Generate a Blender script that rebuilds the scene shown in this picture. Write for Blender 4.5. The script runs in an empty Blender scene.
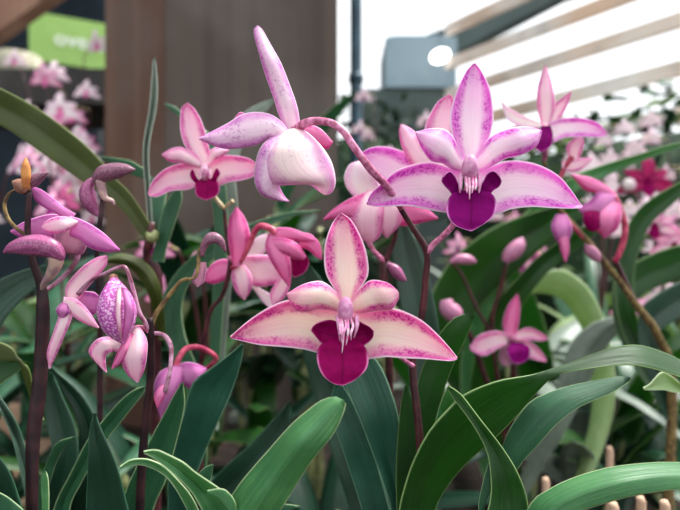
import bpy, math, random
from mathutils import Vector, Matrix
rnd = random.Random(7)
F = 510.0          # focal length in pixels of the 680x510 frame
H = 0.28           # height of the camera above the planting bed (m)
C = bpy.context.scene.collection

def P(x, y, d):
    return Vector(((x - 340) / F * d, d, H + (255 - y) / F * d))

def lin(c):
    return tuple((v / 12.92 if v <= 0.04045 else ((v + 0.055) / 1.055) ** 2.4) for v in c)
def hexc(h):
    return lin(tuple(int(h[i:i + 2], 16) / 255 for i in (0, 2, 4))) + (1,)

# ------------------------------------------------------------------ materials
class NT:
    def __init__(s, name):
        s.m = bpy.data.materials.new(name); s.m.use_nodes = True
        s.t = s.m.node_tree; s.t.nodes.clear()
        s.out = s.n('ShaderNodeOutputMaterial')
    def n(s, typ, **kw):
        nd = s.t.nodes.new(typ)
        for k, v in kw.items(): setattr(nd, k, v)
        return nd
    def l(s, a, b): s.t.links.new(a, b)
    def val(s, sock, v):
        if hasattr(v, 'node'): s.l(v, sock)
        else: sock.default_value = v
    def math(s, op, a, b=0.0, clamp=False):
        nd = s.n('ShaderNodeMath', operation=op, use_clamp=clamp)
        s.val(nd.inputs[0], a); s.val(nd.inputs[1], b); return nd.outputs[0]
    def mr(s, v, a, b, c=0.0, d=1.0, smooth=True):
        nd = s.n('ShaderNodeMapRange'); nd.interpolation_type = 'SMOOTHSTEP' if smooth else 'LINEAR'
        s.val(nd.inputs[0], v)
        for i, q in enumerate((a, b, c, d)): nd.inputs[i + 1].default_value = q
        return nd.outputs[0]
    def mix(s, f, a, b):
        nd = s.n('ShaderNodeMix', data_type='RGBA')
        s.val(nd.inputs[0], f); s.val(nd.inputs[6], a); s.val(nd.inputs[7], b); return nd.outputs[2]
    def noise(s, scale, detail=2.0, rough=0.5, vec=None):
        nd = s.n('ShaderNodeTexNoise'); nd.inputs['Scale'].default_value = scale
        nd.inputs['Detail'].default_value = detail; nd.inputs['Roughness'].default_value = rough
        s.l(vec if vec is not None else s.obj(), nd.inputs['Vector']); return nd.outputs['Fac']
    def obj(s):
        if not hasattr(s, '_tc'): s._tc = s.n('ShaderNodeTexCoord')
        return s._tc.outputs['Object']
    def uv(s):
        nd = s.n('ShaderNodeUVMap'); nd.uv_map = 'UVMap'
        sp = s.n('ShaderNodeSeparateXYZ'); s.l(nd.outputs[0], sp.inputs[0])
        return sp.outputs[0], sp.outputs[1]
    def surf(s, col, rough=0.5, spec=0.5, trans=0.0, tcol=None, bump=None, bstr=0.2, bdist=0.001, metal=0.0, sheen=0.0, coat=0.0):
        b = s.n('ShaderNodeBsdfPrincipled')
        s.val(b.inputs['Base Color'], col); s.val(b.inputs['Roughness'], rough)
        b.inputs['Specular IOR Level'].default_value = spec; b.inputs['Metallic'].default_value = metal
        b.inputs['Sheen Weight'].default_value = sheen; b.inputs['Coat Weight'].default_value = coat
        if bump is not None:
            bp = s.n('ShaderNodeBump'); bp.inputs['Strength'].default_value = bstr; bp.inputs['Distance'].default_value = bdist
            s.l(bump, bp.inputs['Height']); s.l(bp.outputs[0], b.inputs['Normal'])
        if trans > 0:
            t = s.n('ShaderNodeBsdfTranslucent'); s.val(t.inputs[0], tcol if tcol is not None else col)
            mx = s.n('ShaderNodeMixShader'); mx.inputs[0].default_value = trans
            s.l(b.outputs[0], mx.inputs[1]); s.l(t.outputs[0], mx.inputs[2]); s.l(mx.outputs[0], s.out.inputs[0])
        else:
            s.l(b.outputs[0], s.out.inputs[0])
        return s.m

def petal_mat(name, mid, blush, spk, rim, amount=1.0, tip=0.8, trans=0.36, fine=1000, rough=0.45, allover=0.0):
    s = NT(name); u, v = s.uv()
    e = s.math('SUBTRACT', 1.0, s.math('ABSOLUTE', s.math('SUBTRACT', s.math('MULTIPLY', u, 2.0), 1.0)))
    band = s.math('MULTIPLY', s.mr(e, 0.04, 0.16), s.mr(e, 0.66, 0.26))
    band = s.math('MULTIPLY', band, s.mr(v, 0.05, 0.35))
    tp = s.math('MULTIPLY', s.mr(v, 0.68, 1.0), tip)
    tp = s.math('MULTIPLY', tp, s.mr(e, 0.0, 0.16))
    band = s.math('MAXIMUM', band, tp)
    patch = s.mr(s.noise(170, 2), 0.40, 0.58)
    fn = s.noise(fine, 2, 0.55)
    pb = s.math('MULTIPLY', band, s.math('ADD', s.math('MULTIPLY', patch, 0.7), 0.3))
    sp = s.math('MULTIPLY', s.mr(fn, 0.50, 0.56), pb)
    if allover: sp = s.math('MAXIMUM', sp, s.math('MULTIPLY', s.mr(s.noise(fine * .9, 2), 0.56, 0.62), s.math('MULTIPLY', s.mr(s.noise(120, 1), .38, .6), allover)))
    sp = s.math('MULTIPLY', sp, amount, True)
    soft = s.math('MULTIPLY', pb, 0.62 * amount, True)
    # veins along the petal
    vn = s.n('ShaderNodeTexNoise'); vn.inputs['Scale'].default_value = 1.0; vn.inputs['Detail'].default_value = 1
    cb = s.n('ShaderNodeCombineXYZ'); s.l(s.math('MULTIPLY', u, 22.0), cb.inputs[0]); s.l(s.math('MULTIPLY', v, 2.0), cb.inputs[1]); s.l(cb.outputs[0], vn.inputs['Vector'])
    vein = s.mr(vn.outputs['Fac'], 0.35, 0.7)
    wash = s.math('ADD', s.math('MULTIPLY', s.mr(e, 0.62, 0.08), 0.72), s.math('MULTIPLY', s.mr(v, 0.2, 1.0), 0.35))
    wash = s.math('ADD', wash, s.math('MULTIPLY', vein, 0.09), True)
    c = s.mix(wash, mid, blush)
    c = s.mix(soft, c, s.mix(0.35, spk, blush))
    c = s.mix(sp, c, spk)
    c = s.mix(s.math('MULTIPLY', s.mr(e, 0.08, 0.03), 0.85), c, rim)  # white petal margin, strengthened to paint in a bright edge halo
    return s.surf(c, rough, 0.25, trans, None, bump=vn.outputs['Fac'], bstr=0.25, bdist=0.0008, sheen=0.1)

CREAM, PALE, MAG, WHT = hexc('fbeadd'), hexc('f3aede'), hexc('c81fa0'), hexc('fff0fa')
M = {}
M['pet_front'] = petal_mat('petal_pale_pink_magenta_speckled', hexc('fff0e2'), hexc('fa7cc6'), hexc('d01a9c'), WHT, 1.0, 0.9)
M['pet_top'] = petal_mat('petal_lilac_speckled', hexc('fff0f6'), hexc('f888e6'), hexc('cf2cc0'), WHT, 0.85, 0.9)
M['pet_nod'] = petal_mat('petal_outer_lilac', hexc('fdeaf4'), hexc('f0a0e0'), hexc('b838b4'), WHT, 0.55, 0.6, fine=1000, allover=.75)
M['pet_hood'] = petal_mat('petal_outer_white_freckled', hexc('fff2ec'), hexc('f6b4e2'), hexc('c048c0'), WHT, 0.35, 0.1, fine=900, allover=.8)
M['pet_soft'] = petal_mat('petal_soft_pink', hexc('ffe6ec'), hexc('f584c8'), hexc('c42c9c'), hexc('ffe0f4'), 0.6, 0.8)
M['pet_deep'] = petal_mat('petal_deep_pink', hexc('f596c8'), hexc('e450a4'), hexc('b81478'), hexc('ffc0e4'), 0.7, 0.7)
M['pet_purple'] = petal_mat('petal_purple_pink', hexc('e894d0'), hexc('c454ac'), hexc('982c88'), hexc('fcd0f2'), 0.5, 0.5)
M['pet_dusty'] = petal_mat('petal_dusty_mauve', hexc('e2aabf'), hexc('b86e98'), hexc('8a4470'), hexc('e6b8d0'), 0.5, 0.5)
M['pet_white'] = petal_mat('petal_white', hexc('fff8f4'), hexc('fcd8ee'), hexc('e88ad0'), hexc('ffffff'), 0.3, 0.3)

def lip_mat(name, c1, c2, rim):
    s = NT(name); u, v = s.uv()
    e = s.math('SUBTRACT', 1.0, s.math('ABSOLUTE', s.math('SUBTRACT', s.math('MULTIPLY', u, 2.0), 1.0)))
    n = s.noise(420, 2)
    c = s.mix(n, c1, c2)
    c = s.mix(s.mr(s.math('MINIMUM', e, s.math('MULTIPLY', s.math('SUBTRACT', 1.0, v), 3.0)), 0.09, 0.02) if False else s.math('MULTIPLY', s.mr(v, .3, .5), s.mr(s.math('MINIMUM', e, s.math('MULTIPLY', s.math('SUBTRACT', 1.0, v), 3.0)), 0.09, 0.02)), c, rim)
    c = s.mix(s.math('MULTIPLY', s.mr(e, .90, 1.0), .45), c, hexc('4a0030'))
    return s.surf(c, 0.65, 0.08, 0.2, None, bump=n, bstr=0.5, bdist=0.0006)
M['lip'] = lip_mat('lip_dark_magenta', hexc('7c0044'), hexc('a00460'), hexc('e07cb8'))
M['lip_violet'] = lip_mat('lip_violet_magenta', hexc('74005c'), hexc('940678'), hexc('e690d4'))

def plain(name, c1, c2, scale=300, rough=0.5, spec=0.4, trans=0.0, bstr=0.2, bdist=0.0005, lo=0.35, hi=0.65, detail=3, metal=0.0, coat=0.0):
    s = NT(name); n = s.noise(scale, detail)
    c = s.mix(s.mr(n, lo, hi), c1, c2)
    return s.surf(c, rough, spec, trans, None, bump=n, bstr=bstr, bdist=bdist, metal=metal, coat=coat)
M['column'] = plain('column_mauve', hexc('cc7fae'), hexc('e6a8cc'), 500, 0.35)
M['ridge'] = plain('callus_pale_pink', hexc('f6cfe0'), hexc('e27fb6'), 500, 0.4)
M['wing'] = plain('column_wing_white', hexc('fdf2f6'), hexc('f3cfe6'), 300, 0.4, trans=0.3)
M['pedicel'] = plain('pedicel_pink_mottled', hexc('e08cb4'), hexc('a04868'), 500, 0.35)
M['pedicel_dusk'] = plain('pedicel_dusky_mauve', hexc('c592ac'), hexc('7c4658'), 300, 0.35)
M['pedicel_red'] = plain('pedicel_red', hexc('d8607a'), hexc('b03358'), 300, 0.35)
M['pedicel_green'] = plain('pedicel_pale_green', hexc('d5c9a0'), hexc('b79a6e'), 400, 0.4)
M['cane'] = plain('cane_maroon', hexc('3a1a22'), hexc('562c2e'), 200, 0.4, bstr=0.3)
M['cane_dark'] = plain('cane_dark_maroon', hexc('24141a'), hexc('3a2024'), 160, 0.45, bstr=0.3)
M['cane_green'] = plain('cane_green_sheath', hexc('7f8a54'), hexc('a5a878'), 160, 0.45, bstr=0.3)
M['twig'] = plain('withered_twig', hexc('8a7444'), hexc('54402c'), 300, 0.7, bstr=0.5)
M['papery'] = plain('papery_bract', hexc('c89c78'), hexc('9a6a5c'), 300, 0.7, trans=0.2)
M['orange'] = plain('orange_bract', hexc('e8a860'), hexc('c97f48'), 300, 0.5, trans=0.3)

M['spur'] = plain('spur_pale_mauve_green', hexc('c8a898'), hexc('a4808a'), 300, 0.4)
def bud_mat(name, a, b, spk, amt=0.6):
    s = NT(name); u, v = s.uv()
    w = s.n('ShaderNodeTexNoise'); w.inputs['Scale'].default_value = 1.0
    cb = s.n('ShaderNodeCombineXYZ'); s.l(s.math('MULTIPLY', u, 16.0), cb.inputs[0]); s.l(s.math('MULTIPLY', v, 1.2), cb.inputs[1]); s.l(cb.outputs[0], w.inputs['Vector'])
    c = s.mix(s.mr(w.outputs['Fac'], 0.35, 0.65), a, b)
    sp = s.math('MULTIPLY', s.mr(s.noise(1300, 2), 0.50, 0.58), amt)
    c = s.mix(sp, c, spk)
    return s.surf(c, 0.35, 0.45, 0.1, None, bump=w.outputs['Fac'], bstr=0.3, bdist=0.0006)
M['bud_mauve'] = bud_mat('bud_mauve', hexc('b0568a'), hexc('84406a'), hexc('c890ac'), 0.3)
M['bud_dull'] = bud_mat('bud_dull_mauve', hexc('96607a'), hexc('74485c'), hexc('b98a9c'), 0.4)
M['bud_speck'] = bud_mat('bud_lilac_speckled', hexc('cc60b8'), hexc('b444a4'), hexc('f6c8ec'), 0.8)
M['bud_pink'] = bud_mat('bud_pink', hexc('d489ac'), hexc('b0648e'), hexc('e0b2c4'), 0.4)

def leaf_mat(name, a, b, edge, rough=0.32, trans=0.22, tcol=None, ridge=0.5):
    s = NT(name); u, v = s.uv()
    e = s.math('SUBTRACT', 1.0, s.math('ABSOLUTE', s.math('SUBTRACT', s.math('MULTIPLY', u, 2.0), 1.0)))
    w = s.n('ShaderNodeTexNoise'); w.inputs['Scale'].default_value = 1.0; w.inputs['Detail'].default_value = 2
    cb = s.n('ShaderNodeCombineXYZ'); s.l(s.math('MULTIPLY', u, 34.0), cb.inputs[0]); s.l(s.math('MULTIPLY', v, 1.5), cb.inputs[1]); s.l(cb.outputs[0], w.inputs['Vector'])
    n = s.noise(60, 3)
    mixf = s.math('ADD', s.math('MULTIPLY', w.outputs['Fac'], 0.6), s.math('MULTIPLY', n, 0.4))
    c = s.mix(s.mr(mixf, 0.35, 0.65), a, b)
    c = s.mix(s.math('MULTIPLY', s.mr(s.noise(1400, 2, .7), 0.60, 0.68), 0.10), c, edge)
    c = s.mix(s.math('MULTIPLY', s.mr(s.noise(90, 3, .7), 0.45, 0.65), 0.25), c, a)
    c = s.mix(s.math('MULTIPLY', s.mr(e, 0.06, 0.015), 0.85), c, edge)  # pale margin: rim light and bright edge halo painted into the leaf colour
    c = s.mix(s.math('MULTIPLY', s.mr(e, .92, 1.0), .45), c, a)
    return s.surf(c, rough + .02, 0.55, trans, tcol, bump=w.outputs['Fac'], bstr=ridge, bdist=0.0008)
LE = hexc('b9d487')
M['leaf_dark'] = leaf_mat('leaf_dark_teal_green', hexc('10301f'), hexc('1c4632'), hexc('3e6a50'), 0.34, 0.15, hexc('2f6a30'))
M['leaf_teal'] = leaf_mat('leaf_teal_green', hexc('1d4c3c'), hexc('2f6650'), hexc('7fae8c'), 0.34, 0.18, hexc('2f6a30'))
M['leaf_deep'] = leaf_mat('leaf_deep_green', hexc('123a0c'), hexc('1f5214'), hexc('a8c880'), 0.4, 0.34, hexc('5a9a28'))
M['leaf_mid'] = leaf_mat('leaf_mid_green', hexc('24543a'), hexc('386e4a'), hexc('bcd8a0'), 0.34, 0.22, hexc('5a9a40'))
M['leaf_bright'] = leaf_mat('leaf_bright_green', hexc('3a7448'), hexc('5c9658'), hexc('dcf0b8'), 0.36, 0.25, hexc('7ab84a'))
M['leaf_olive'] = leaf_mat('leaf_olive_green', hexc('3c4612'), hexc('4e5c1c'), hexc('98a860'), 0.45, 0.25, hexc('6a7a28'))
M['leaf_pale'] = leaf_mat('leaf_pale_green', hexc('96b478'), hexc('b8d098'), hexc('e6f2cc'), 0.4, 0.3, hexc('a8c860'))
M['leaf_grey'] = leaf_mat('leaf_grey_green', hexc('6c7c6c'), hexc('93a294'), hexc('b8c4b4'), 0.4, 0.2)

# ------------------------------------------------------------------ geometry helpers
def cr(pts, t):
    """Catmull-Rom through tuples, parameter t in 0..1 by chord length."""
    n = len(pts)
    if n == 1: return pts[0]
    cum = [0]
    for a, b in zip(pts, pts[1:]):
        cum.append(cum[-1] + max(1e-6, math.dist(a[:2], b[:2])))
    s = t * cum[-1]; i = 0
    while i < n - 2 and s > cum[i + 1]: i += 1
    f = (s - cum[i]) / (cum[i + 1] - cum[i])
    p1, p2 = pts[i], pts[i + 1]
    p0 = pts[i - 1] if i > 0 else tuple(2 * a - b for a, b in zip(p1, p2))
    p3 = pts[i + 2] if i + 2 < n else tuple(2 * b - a for a, b in zip(p1, p2))
    return tuple(0.5 * (2 * b + (c - a) * f + (2 * a - 5 * b + 4 * c - d) * f * f + (-a + 3 * b - 3 * c + d) * f ** 3)
                 for a, b, c, d in zip(p0, p1, p2, p3))

def lerpl(vals, t):
    if not isinstance(vals, (list, tuple)): return vals
    k = t * (len(vals) - 1); i = min(int(k), len(vals) - 2); f = k - i
    f = f * f * (3 - 2 * f) if len(vals) > 2 else f
    return vals[i] * (1 - f) + vals[i + 1] * f

class MB:
    def __init__(s): s.v, s.f, s.uv, s.mi = [], [], [], []
    def grid(s, g, closed_u=False, th=0.0, mi=0, edge_thin=0.3):
        """g[i][j] points (i along v, j across u); th thickness gives a solid sheet."""
        nv, nu = len(g), len(g[0])
        def nrm(i, j):
            a = g[min(i + 1, nv - 1)][j] - g[max(i - 1, 0)][j]
            b = g[i][min(j + 1, nu - 1)] - g[i][max(j - 1, 0)]
            c = a.cross(b)
            return c.normalized() if c.length > 1e-14 else None
        base = len(s.v)
        last = Vector((0, -1, 0)); N = []
        for i in range(nv):
            row = []
            for j in range(nu):
                n = nrm(i, j)
                if n is None: n = last
                last = n; row.append(n)
            N.append(row)
        for side in (1, -1):
            for i in range(nv):
                for j in range(nu):
                    q = 2 * j / (nu - 1) - 1
                    t = th * 0.5 * (edge_thin + (1 - edge_thin) * math.sqrt(max(0, 1 - q * q)))
                    s.v.append(g[i][j] + N[i][j] * t * side)
        def idx(side, i, j): return base + side * nv * nu + i * nu + j
        def uvp(i, j): return (j / (nu - 1), i / (nv - 1))
        def add(q, u): s.f.append(q); s.uv.append(u); s.mi.append(mi)
        for i in range(nv - 1):
            for j in range(nu - 1):
                u = [uvp(i, j), uvp(i, j + 1), uvp(i + 1, j + 1), uvp(i + 1, j)]
                add([idx(0, i, j), idx(0, i + 1, j), idx(0, i + 1, j + 1), idx(0, i, j + 1)], [u[0], u[3], u[2], u[1]])
                add([idx(1, i, j), idx(1, i, j + 1), idx(1, i + 1, j + 1), idx(1, i + 1, j)], u)
        for i in range(nv - 1):
            for j, fl in ((0, 0), (nu - 1, 1)):
                q = [idx(0, i, j), idx(1, i, j), idx(1, i + 1, j), idx(0, i + 1, j)]
                u = [uvp(i, j), uvp(i, j), uvp(i + 1, j), uvp(i + 1, j)]
                if fl: q.reverse(); u.reverse()
                add(q, u)
        for j in range(nu - 1):
            for i, fl in ((0, 1), (nv - 1, 0)):
                q = [idx(0, i, j), idx(1, i, j), idx(1, i, j + 1), idx(0, i, j + 1)]
                u = [uvp(i, j), uvp(i, j), uvp(i, j + 1), uvp(i, j + 1)]
                if fl == 0: q.reverse(); u.reverse()
                add(q, u)
    def blade(s, L, R, d, cup=0.0, tilt=0.0, fold=0.0, th=0.0005, nu=13, nv=26, ripple=0.0, mi=0, v1=0.995, seed=0):
        rr = random.Random(seed + len(L) * 31 + int(L[0][0]))
        ph = [rr.uniform(0, 6.28) for _ in range(6)]
        g = []
        for i in range(nv + 1):
            v = i / nv * v1
            a, b = cr(L, v), cr(R, v); dd = lerpl(d, v)
            bell = math.sin(math.pi * min(1, v * 0.92 + 0.06)) ** 0.6
            row = []
            for j in range(nu):
                u = j / (nu - 1); q = 2 * u - 1
                z = dd + lerpl(cup, v) * (1 - q * q) * bell + lerpl(tilt, v) * q * 0.5 + lerpl(fold, v) * (1 - abs(q)) * bell
                if ripple:
                    z += ripple * bell * abs(q) ** 2 * (math.sin(v * 17 + ph[0] + (q > 0) * 2) + 0.6 * math.sin(v * 31 + ph[1] + (q > 0)))
                row.append(P(a[0] * (1 - u) + b[0] * u, a[1] * (1 - u) + b[1] * u, z))
            g.append(row)
        s.grid(g, th=th, mi=mi)
        return s
    def tube3(s, pts, rad, n=10, mi=0):
        """pts world Vectors, rad metres."""
        k = len(pts); base = len(s.v)
        t0 = (pts[1] - pts[0]).normalized()
        up = Vector((0, 1, 0)) if abs(t0.y) < 0.9 else Vector((1, 0, 0))
        a = t0.cross(up).normalized()
        for i in range(k):
            t = (pts[min(i + 1, k - 1)] - pts[max(i - 1, 0)])
            t = t.normalized() if t.length > 1e-12 else t0
            a = (a - t * a.dot(t)).normalized(); b = t.cross(a)
            for j in range(n):
                th = 2 * math.pi * j / n
                s.v.append(pts[i] + (a * math.cos(th) + b * math.sin(th)) * rad[i])
        for i in range(k - 1):
            for j in range(n):
                j2 = (j + 1) % n
                s.f.append([base + i * n + j, base + i * n + j2, base + (i + 1) * n + j2, base + (i + 1) * n + j])
                s.uv.append([(j / n, i / (k - 1)), ((j + 1) / n, i / (k - 1)), ((j + 1) / n, (i + 1) / (k - 1)), (j / n, (i + 1) / (k - 1))]); s.mi.append(mi)
        for i, rev in ((0, True), (k - 1, False)):
            q = [base + i * n + j for j in range(n)]
            if rev: q.reverse()
            s.f.append(q); s.uv.append([(0.5, i / (k - 1))] * n); s.mi.append(mi)
    def tube(s, pts, rad, m=None, n=10, mi=0):
        """pts (x, y, depth) in the camera's pixel frame, rad in pixels at that depth."""
        if not isinstance(rad, (list, tuple)): rad = [rad] * len(pts)
        if len(rad) != len(pts): rad = [lerps(rad, i / (len(pts) - 1)) for i in range(len(pts))]
        pts = [tuple(p) + (r_,) for p, r_ in zip(pts, rad)]
        k = len(pts) - 1; per = max(3, (m or 4 * len(pts)) // k); q, r = [], []
        for a, b in zip(range(k), range(1, k + 1)):
            p1, p2 = pts[a], pts[b]
            p0 = pts[a - 1] if a else tuple(2 * x - y for x, y in zip(p1, p2))
            p3 = pts[b + 1] if b < k else tuple(2 * y - x for x, y in zip(p1, p2))
            for i in range(per + (b == k)):
                f = i / per
                c = tuple(0.5 * (2 * y + (z - x) * f + (2 * x - 5 * y + 4 * z - w) * f * f + (-x + 3 * y - 3 * z + w) * f ** 3) for x, y, z, w in zip(p0, p1, p2, p3))
                q.append(P(*c[:3])); r.append(max(0.15, c[3]) * c[2] / F)
        s.tube3(q, r, n, mi); return s
    def box(s, c, sx, sy, sz, rot=None, mi=0, bev=0.0):
        b = len(s.v); c = Vector(c)
        for k in range(8):
            p = Vector(((k & 1) - .5, (k >> 1 & 1) - .5, (k >> 2 & 1) - .5)); p = Vector((p.x * sx, p.y * sy, p.z * sz))
            if rot is not None: p = rot @ p
            s.v.append(c + p)
        for q in ((0, 2, 3, 1), (4, 5, 7, 6), (0, 1, 5, 4), (2, 6, 7, 3), (0, 4, 6, 2), (1, 3, 7, 5)):
            s.f.append([b + i for i in q]); s.uv.append([(0, 0), (1, 0), (1, 1), (0, 1)]); s.mi.append(mi)
    def ball(s, c, rx, ry, rz, mi=0, n=12, rot=None, jit=0.0):
        b = len(s.v); c = Vector(c); m = n // 2 + 1
        for i in range(m + 1):
            ph = math.pi * i / m
            for j in range(n):
                a = 2 * math.pi * j / n; k = 1 + (rnd.uniform(-jit, jit) if jit else 0)
                p = Vector((rx * math.sin(ph) * math.cos(a) * k, ry * math.sin(ph) * math.sin(a) * k, rz * math.cos(ph) * k))
                if rot is not None: p = rot @ p
                s.v.append(c + p)
        for i in range(m):
            for j in range(n):
                j2 = (j + 1) % n
                s.f.append([b + i * n + j, b + (i + 1) * n + j, b + (i + 1) * n + j2, b + i * n + j2])
                s.uv.append([(j / n, i / m), (j / n, (i + 1) / m), ((j + 1) / n, (i + 1) / m), ((j + 1) / n, i / m)]); s.mi.append(mi)
    def build(s, name, mats, parent=None, smooth=True):
        if not isinstance(mats, (list, tuple)): mats = [mats]
        off = parent['_w'] if parent is not None else None
        me = bpy.data.meshes.new(name)
        off = Vector(off) if off is not None else Vector((0, 0, 0))
        me.from_pydata([tuple(v - off) for v in s.v], [], s.f)
        ul = me.uv_layers.new(name='UVMap')
        flat = []
        for q in s.uv:
            for p in q: flat += [p[0], p[1]]
        ul.data.foreach_set('uv', flat)
        me.polygons.foreach_set('use_smooth', [smooth] * len(me.polygons))
        for m in mats: me.materials.append(M[m] if isinstance(m, str) else m)
        me.polygons.foreach_set('material_index', s.mi)
        o = bpy.data.objects.new(name, me); C.objects.link(o)
        if parent is not None: o.parent = parent
        o['_w'] = tuple(off)
        return o

def lerps(vals, t):
    if not isinstance(vals, (list, tuple)): return vals
    k = t * (len(vals) - 1); i = min(int(k), len(vals) - 2); f = k - i
    p = [vals[max(0, i - 1)], vals[i], vals[i + 1], vals[min(len(vals) - 1, i + 2)]]
    a, b, c, d = p
    return max(0.02, 0.5 * (2 * b + (c - a) * f + (2 * a - 5 * b + 4 * c - d) * f * f + (-a + 3 * b - 3 * c + d) * f ** 3))

def thing(name, label, cat, loc, group=None):
    o = bpy.data.objects.new(name, None); C.objects.link(o)
    o.empty_display_size = 0.02; o.location = loc
    o['label'] = label; o['category'] = cat; o['_w'] = tuple(loc)
    if group: o['group'] = group
    return o
def struct(o):
    o['kind'] = 'structure'; return o
def tag(o, label, cat, group=None):
    o['label'] = label; o['category'] = cat
    if group: o['group'] = group
    return o

def leaf(pl, L, R, d, mat='leaf_dark', **kw):
    kw.setdefault('th', 0.0009); kw.setdefault('nv', 32); kw.setdefault('nu', 15)
    return MB().blade(L, R, d, **kw).build('leaf', mat, pl)
def cane(pl, pts, rad, mat='cane', name='cane'):
    return MB().tube(pts, rad, n=12).build(name, mat, pl)
def flower(pl, pts, rad, mat='pedicel', name='flower'):
    """the flower's own mesh is its stalk; sepals, petals and lip hang on it."""
    return MB().tube(pts, rad, n=12).build(name, mat, pl)
def pet(fl, name, L, R, d, mat, **kw):
    kw.setdefault('th', 0.0005)
    return MB().blade(L, R, d, **kw).build(name, mat, fl)

G_PLANTS = 'orchid plants in the bed'
def plant(x, d, label, group=None, name='orchid_plant'):
    p = P(x, 255, d); return thing(name, label, 'orchid', (p.x, p.y, 0), group)
def foot(pl, dx=0, dy=0):
    """pixel triple of a plant's foot on the bed"""
    w = pl['_w']; d = w[1] + dy
    return ((w[0] + dx) / d * F + 340, 255 + H / d * F, d)

# =================================================================== CENTRE PLANT
pc = plant(422, 0.185, 'orchid with three large speckled pink flowers and dark upright cane in the middle')
cane(pc, [(392, 190, .176), (401, 209, .178), (414, 230, .18), (427, 252, .182), (425.5, 280, .184), (422, 315, .186), (414, 345, .188),
          (413, 375, .188), (417, 410, .187), (420, 445, .186), (423, 520, .186), (424, 640, .186), foot(pc)],
     [2.4, 2.8, 3, 3.3, 3.4, 3.6, 3.6, 3.8, 4, 4.2, 4.4, 5, 6], 'cane')
# --- front flower
f1 = flower(pc, [(413, 366, .187), (404, 360, .184), (385, 345, .180), (362, 328, .174), (347, 314, .168)], [2.6, 2.2, 2.4, 3, 5])
pet(f1, 'dorsal_sepal', [(341, 304), (336, 292), (326, 274), (324, 254), (326.5, 238), (333, 222), (341, 213)],
    [(352, 304), (358, 291), (368, 275), (366.7, 254), (360, 235), (351, 220), (341.5, 213)], [.168, .167, .168, .172], 'pet_front', cup=.0035, ripple=.0002)
pet(f1, 'petal', [(341, 301), (339, 296), (331, 287), (320, 281), (304, 284), (287, 293.5)],
    [(338, 312), (331, 310), (318, 309), (305, 312), (294, 309), (286.5, 294.5)], [.166, .163, .161, .164], 'pet_front', cup=-.003, ripple=.0006)
pet(f1, 'petal', [(352, 301), (355, 295), (362.6, 285.6), (371.5, 280), (385.6, 282), (395, 288), (398, 292)],
    [(355, 313), (364, 313), (377, 311), (391, 310), (397, 302), (399, 297), (398, 292.5)], [.166, .163, .161, .163], 'pet_front', cup=-.003, ripple=.0006)
pet(f1, 'lateral_sepal', [(341, 306), (320, 303), (300, 299), (284, 301), (266, 309), (247, 322), (230, 337)],
    [(337, 352), (327, 354), (317, 353), (304, 349.5), (283, 347), (258, 344.7), (230, 338)], [.170, .168, .166, .161], 'pet_front', cup=.0035, tilt=.002)
pet(f1, 'lateral_sepal', [(352, 306), (366, 310), (378, 309), (392, 308), (408, 313), (424, 322), (438, 335), (449, 347), (457.6, 358)],
    [(352, 350), (362, 359), (374, 358.5), (386, 357), (400, 358), (424, 359), (440, 360.3), (451, 361), (457.6, 359)], [.170, .168, .166, .162], 'pet_front', cup=.0035, tilt=-.002)
m = MB()
m.blade([(339, 337), (330, 339), (319, 347), (317, 360), (322, 374), (332, 383), (342, 385.5)],
        [(346, 337), (354, 338), (365, 347), (368.5, 360), (365, 371), (354, 380.5), (343, 385.5)], [.1655, .160, .157, .158], cup=.002, ripple=.0003, th=.0005)
m.blade([(338, 322), (331, 320), (322, 321), (314, 325), (311, 330)], [(340, 350), (330, 349), (321, 343), (315, 336), (311.3, 331)], [.1635, .163, .160], cup=.0025, th=.0005)
m.blade([(353, 349), (361, 347), (368, 343), (373, 337), (373.5, 331)], [(352, 321), (358, 321), (364, 323.5), (370, 327), (373.4, 331)], [.1635, .163, .160], cup=.0025, th=.0005)
m.build('lip', 'lip', f1)
m = MB(); m.tube([(345, 324, .167), (345.5, 318, .164), (345.5, 311, .1615), (345.5, 302, .161), (345.5, 299, .162)], [5, 6.5, 8, 6.5, 2], n=14)
m.tube([(337.5, 316, .163), (339, 325, .1605), (340, 341, .160)], [2.2, 2.4, .6]); m.tube([(356.5, 316, .163), (357, 325, .1605), (354, 338, .160)], [2.2, 2.2, .6])
m.build('flower_column', 'column', f1)
m = MB()
for k, (x0, x1, x2, y2) in enumerate([(342, 342.5, 341.5, 343), (345, 345, 342, 353), (348, 348, 346, 345), (351, 352, 351, 340), (340, 340, 339.5, 335)]):
    m.tube([(x0, 319, .1615), (x1 + (k % 2), 326, .1585), (x1 - (k % 2), 333, .157), (x2, y2, .158)], [1.2, 1.4, 1.3, .5], n=8)
m.build('callus', 'ridge', f1)

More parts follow.
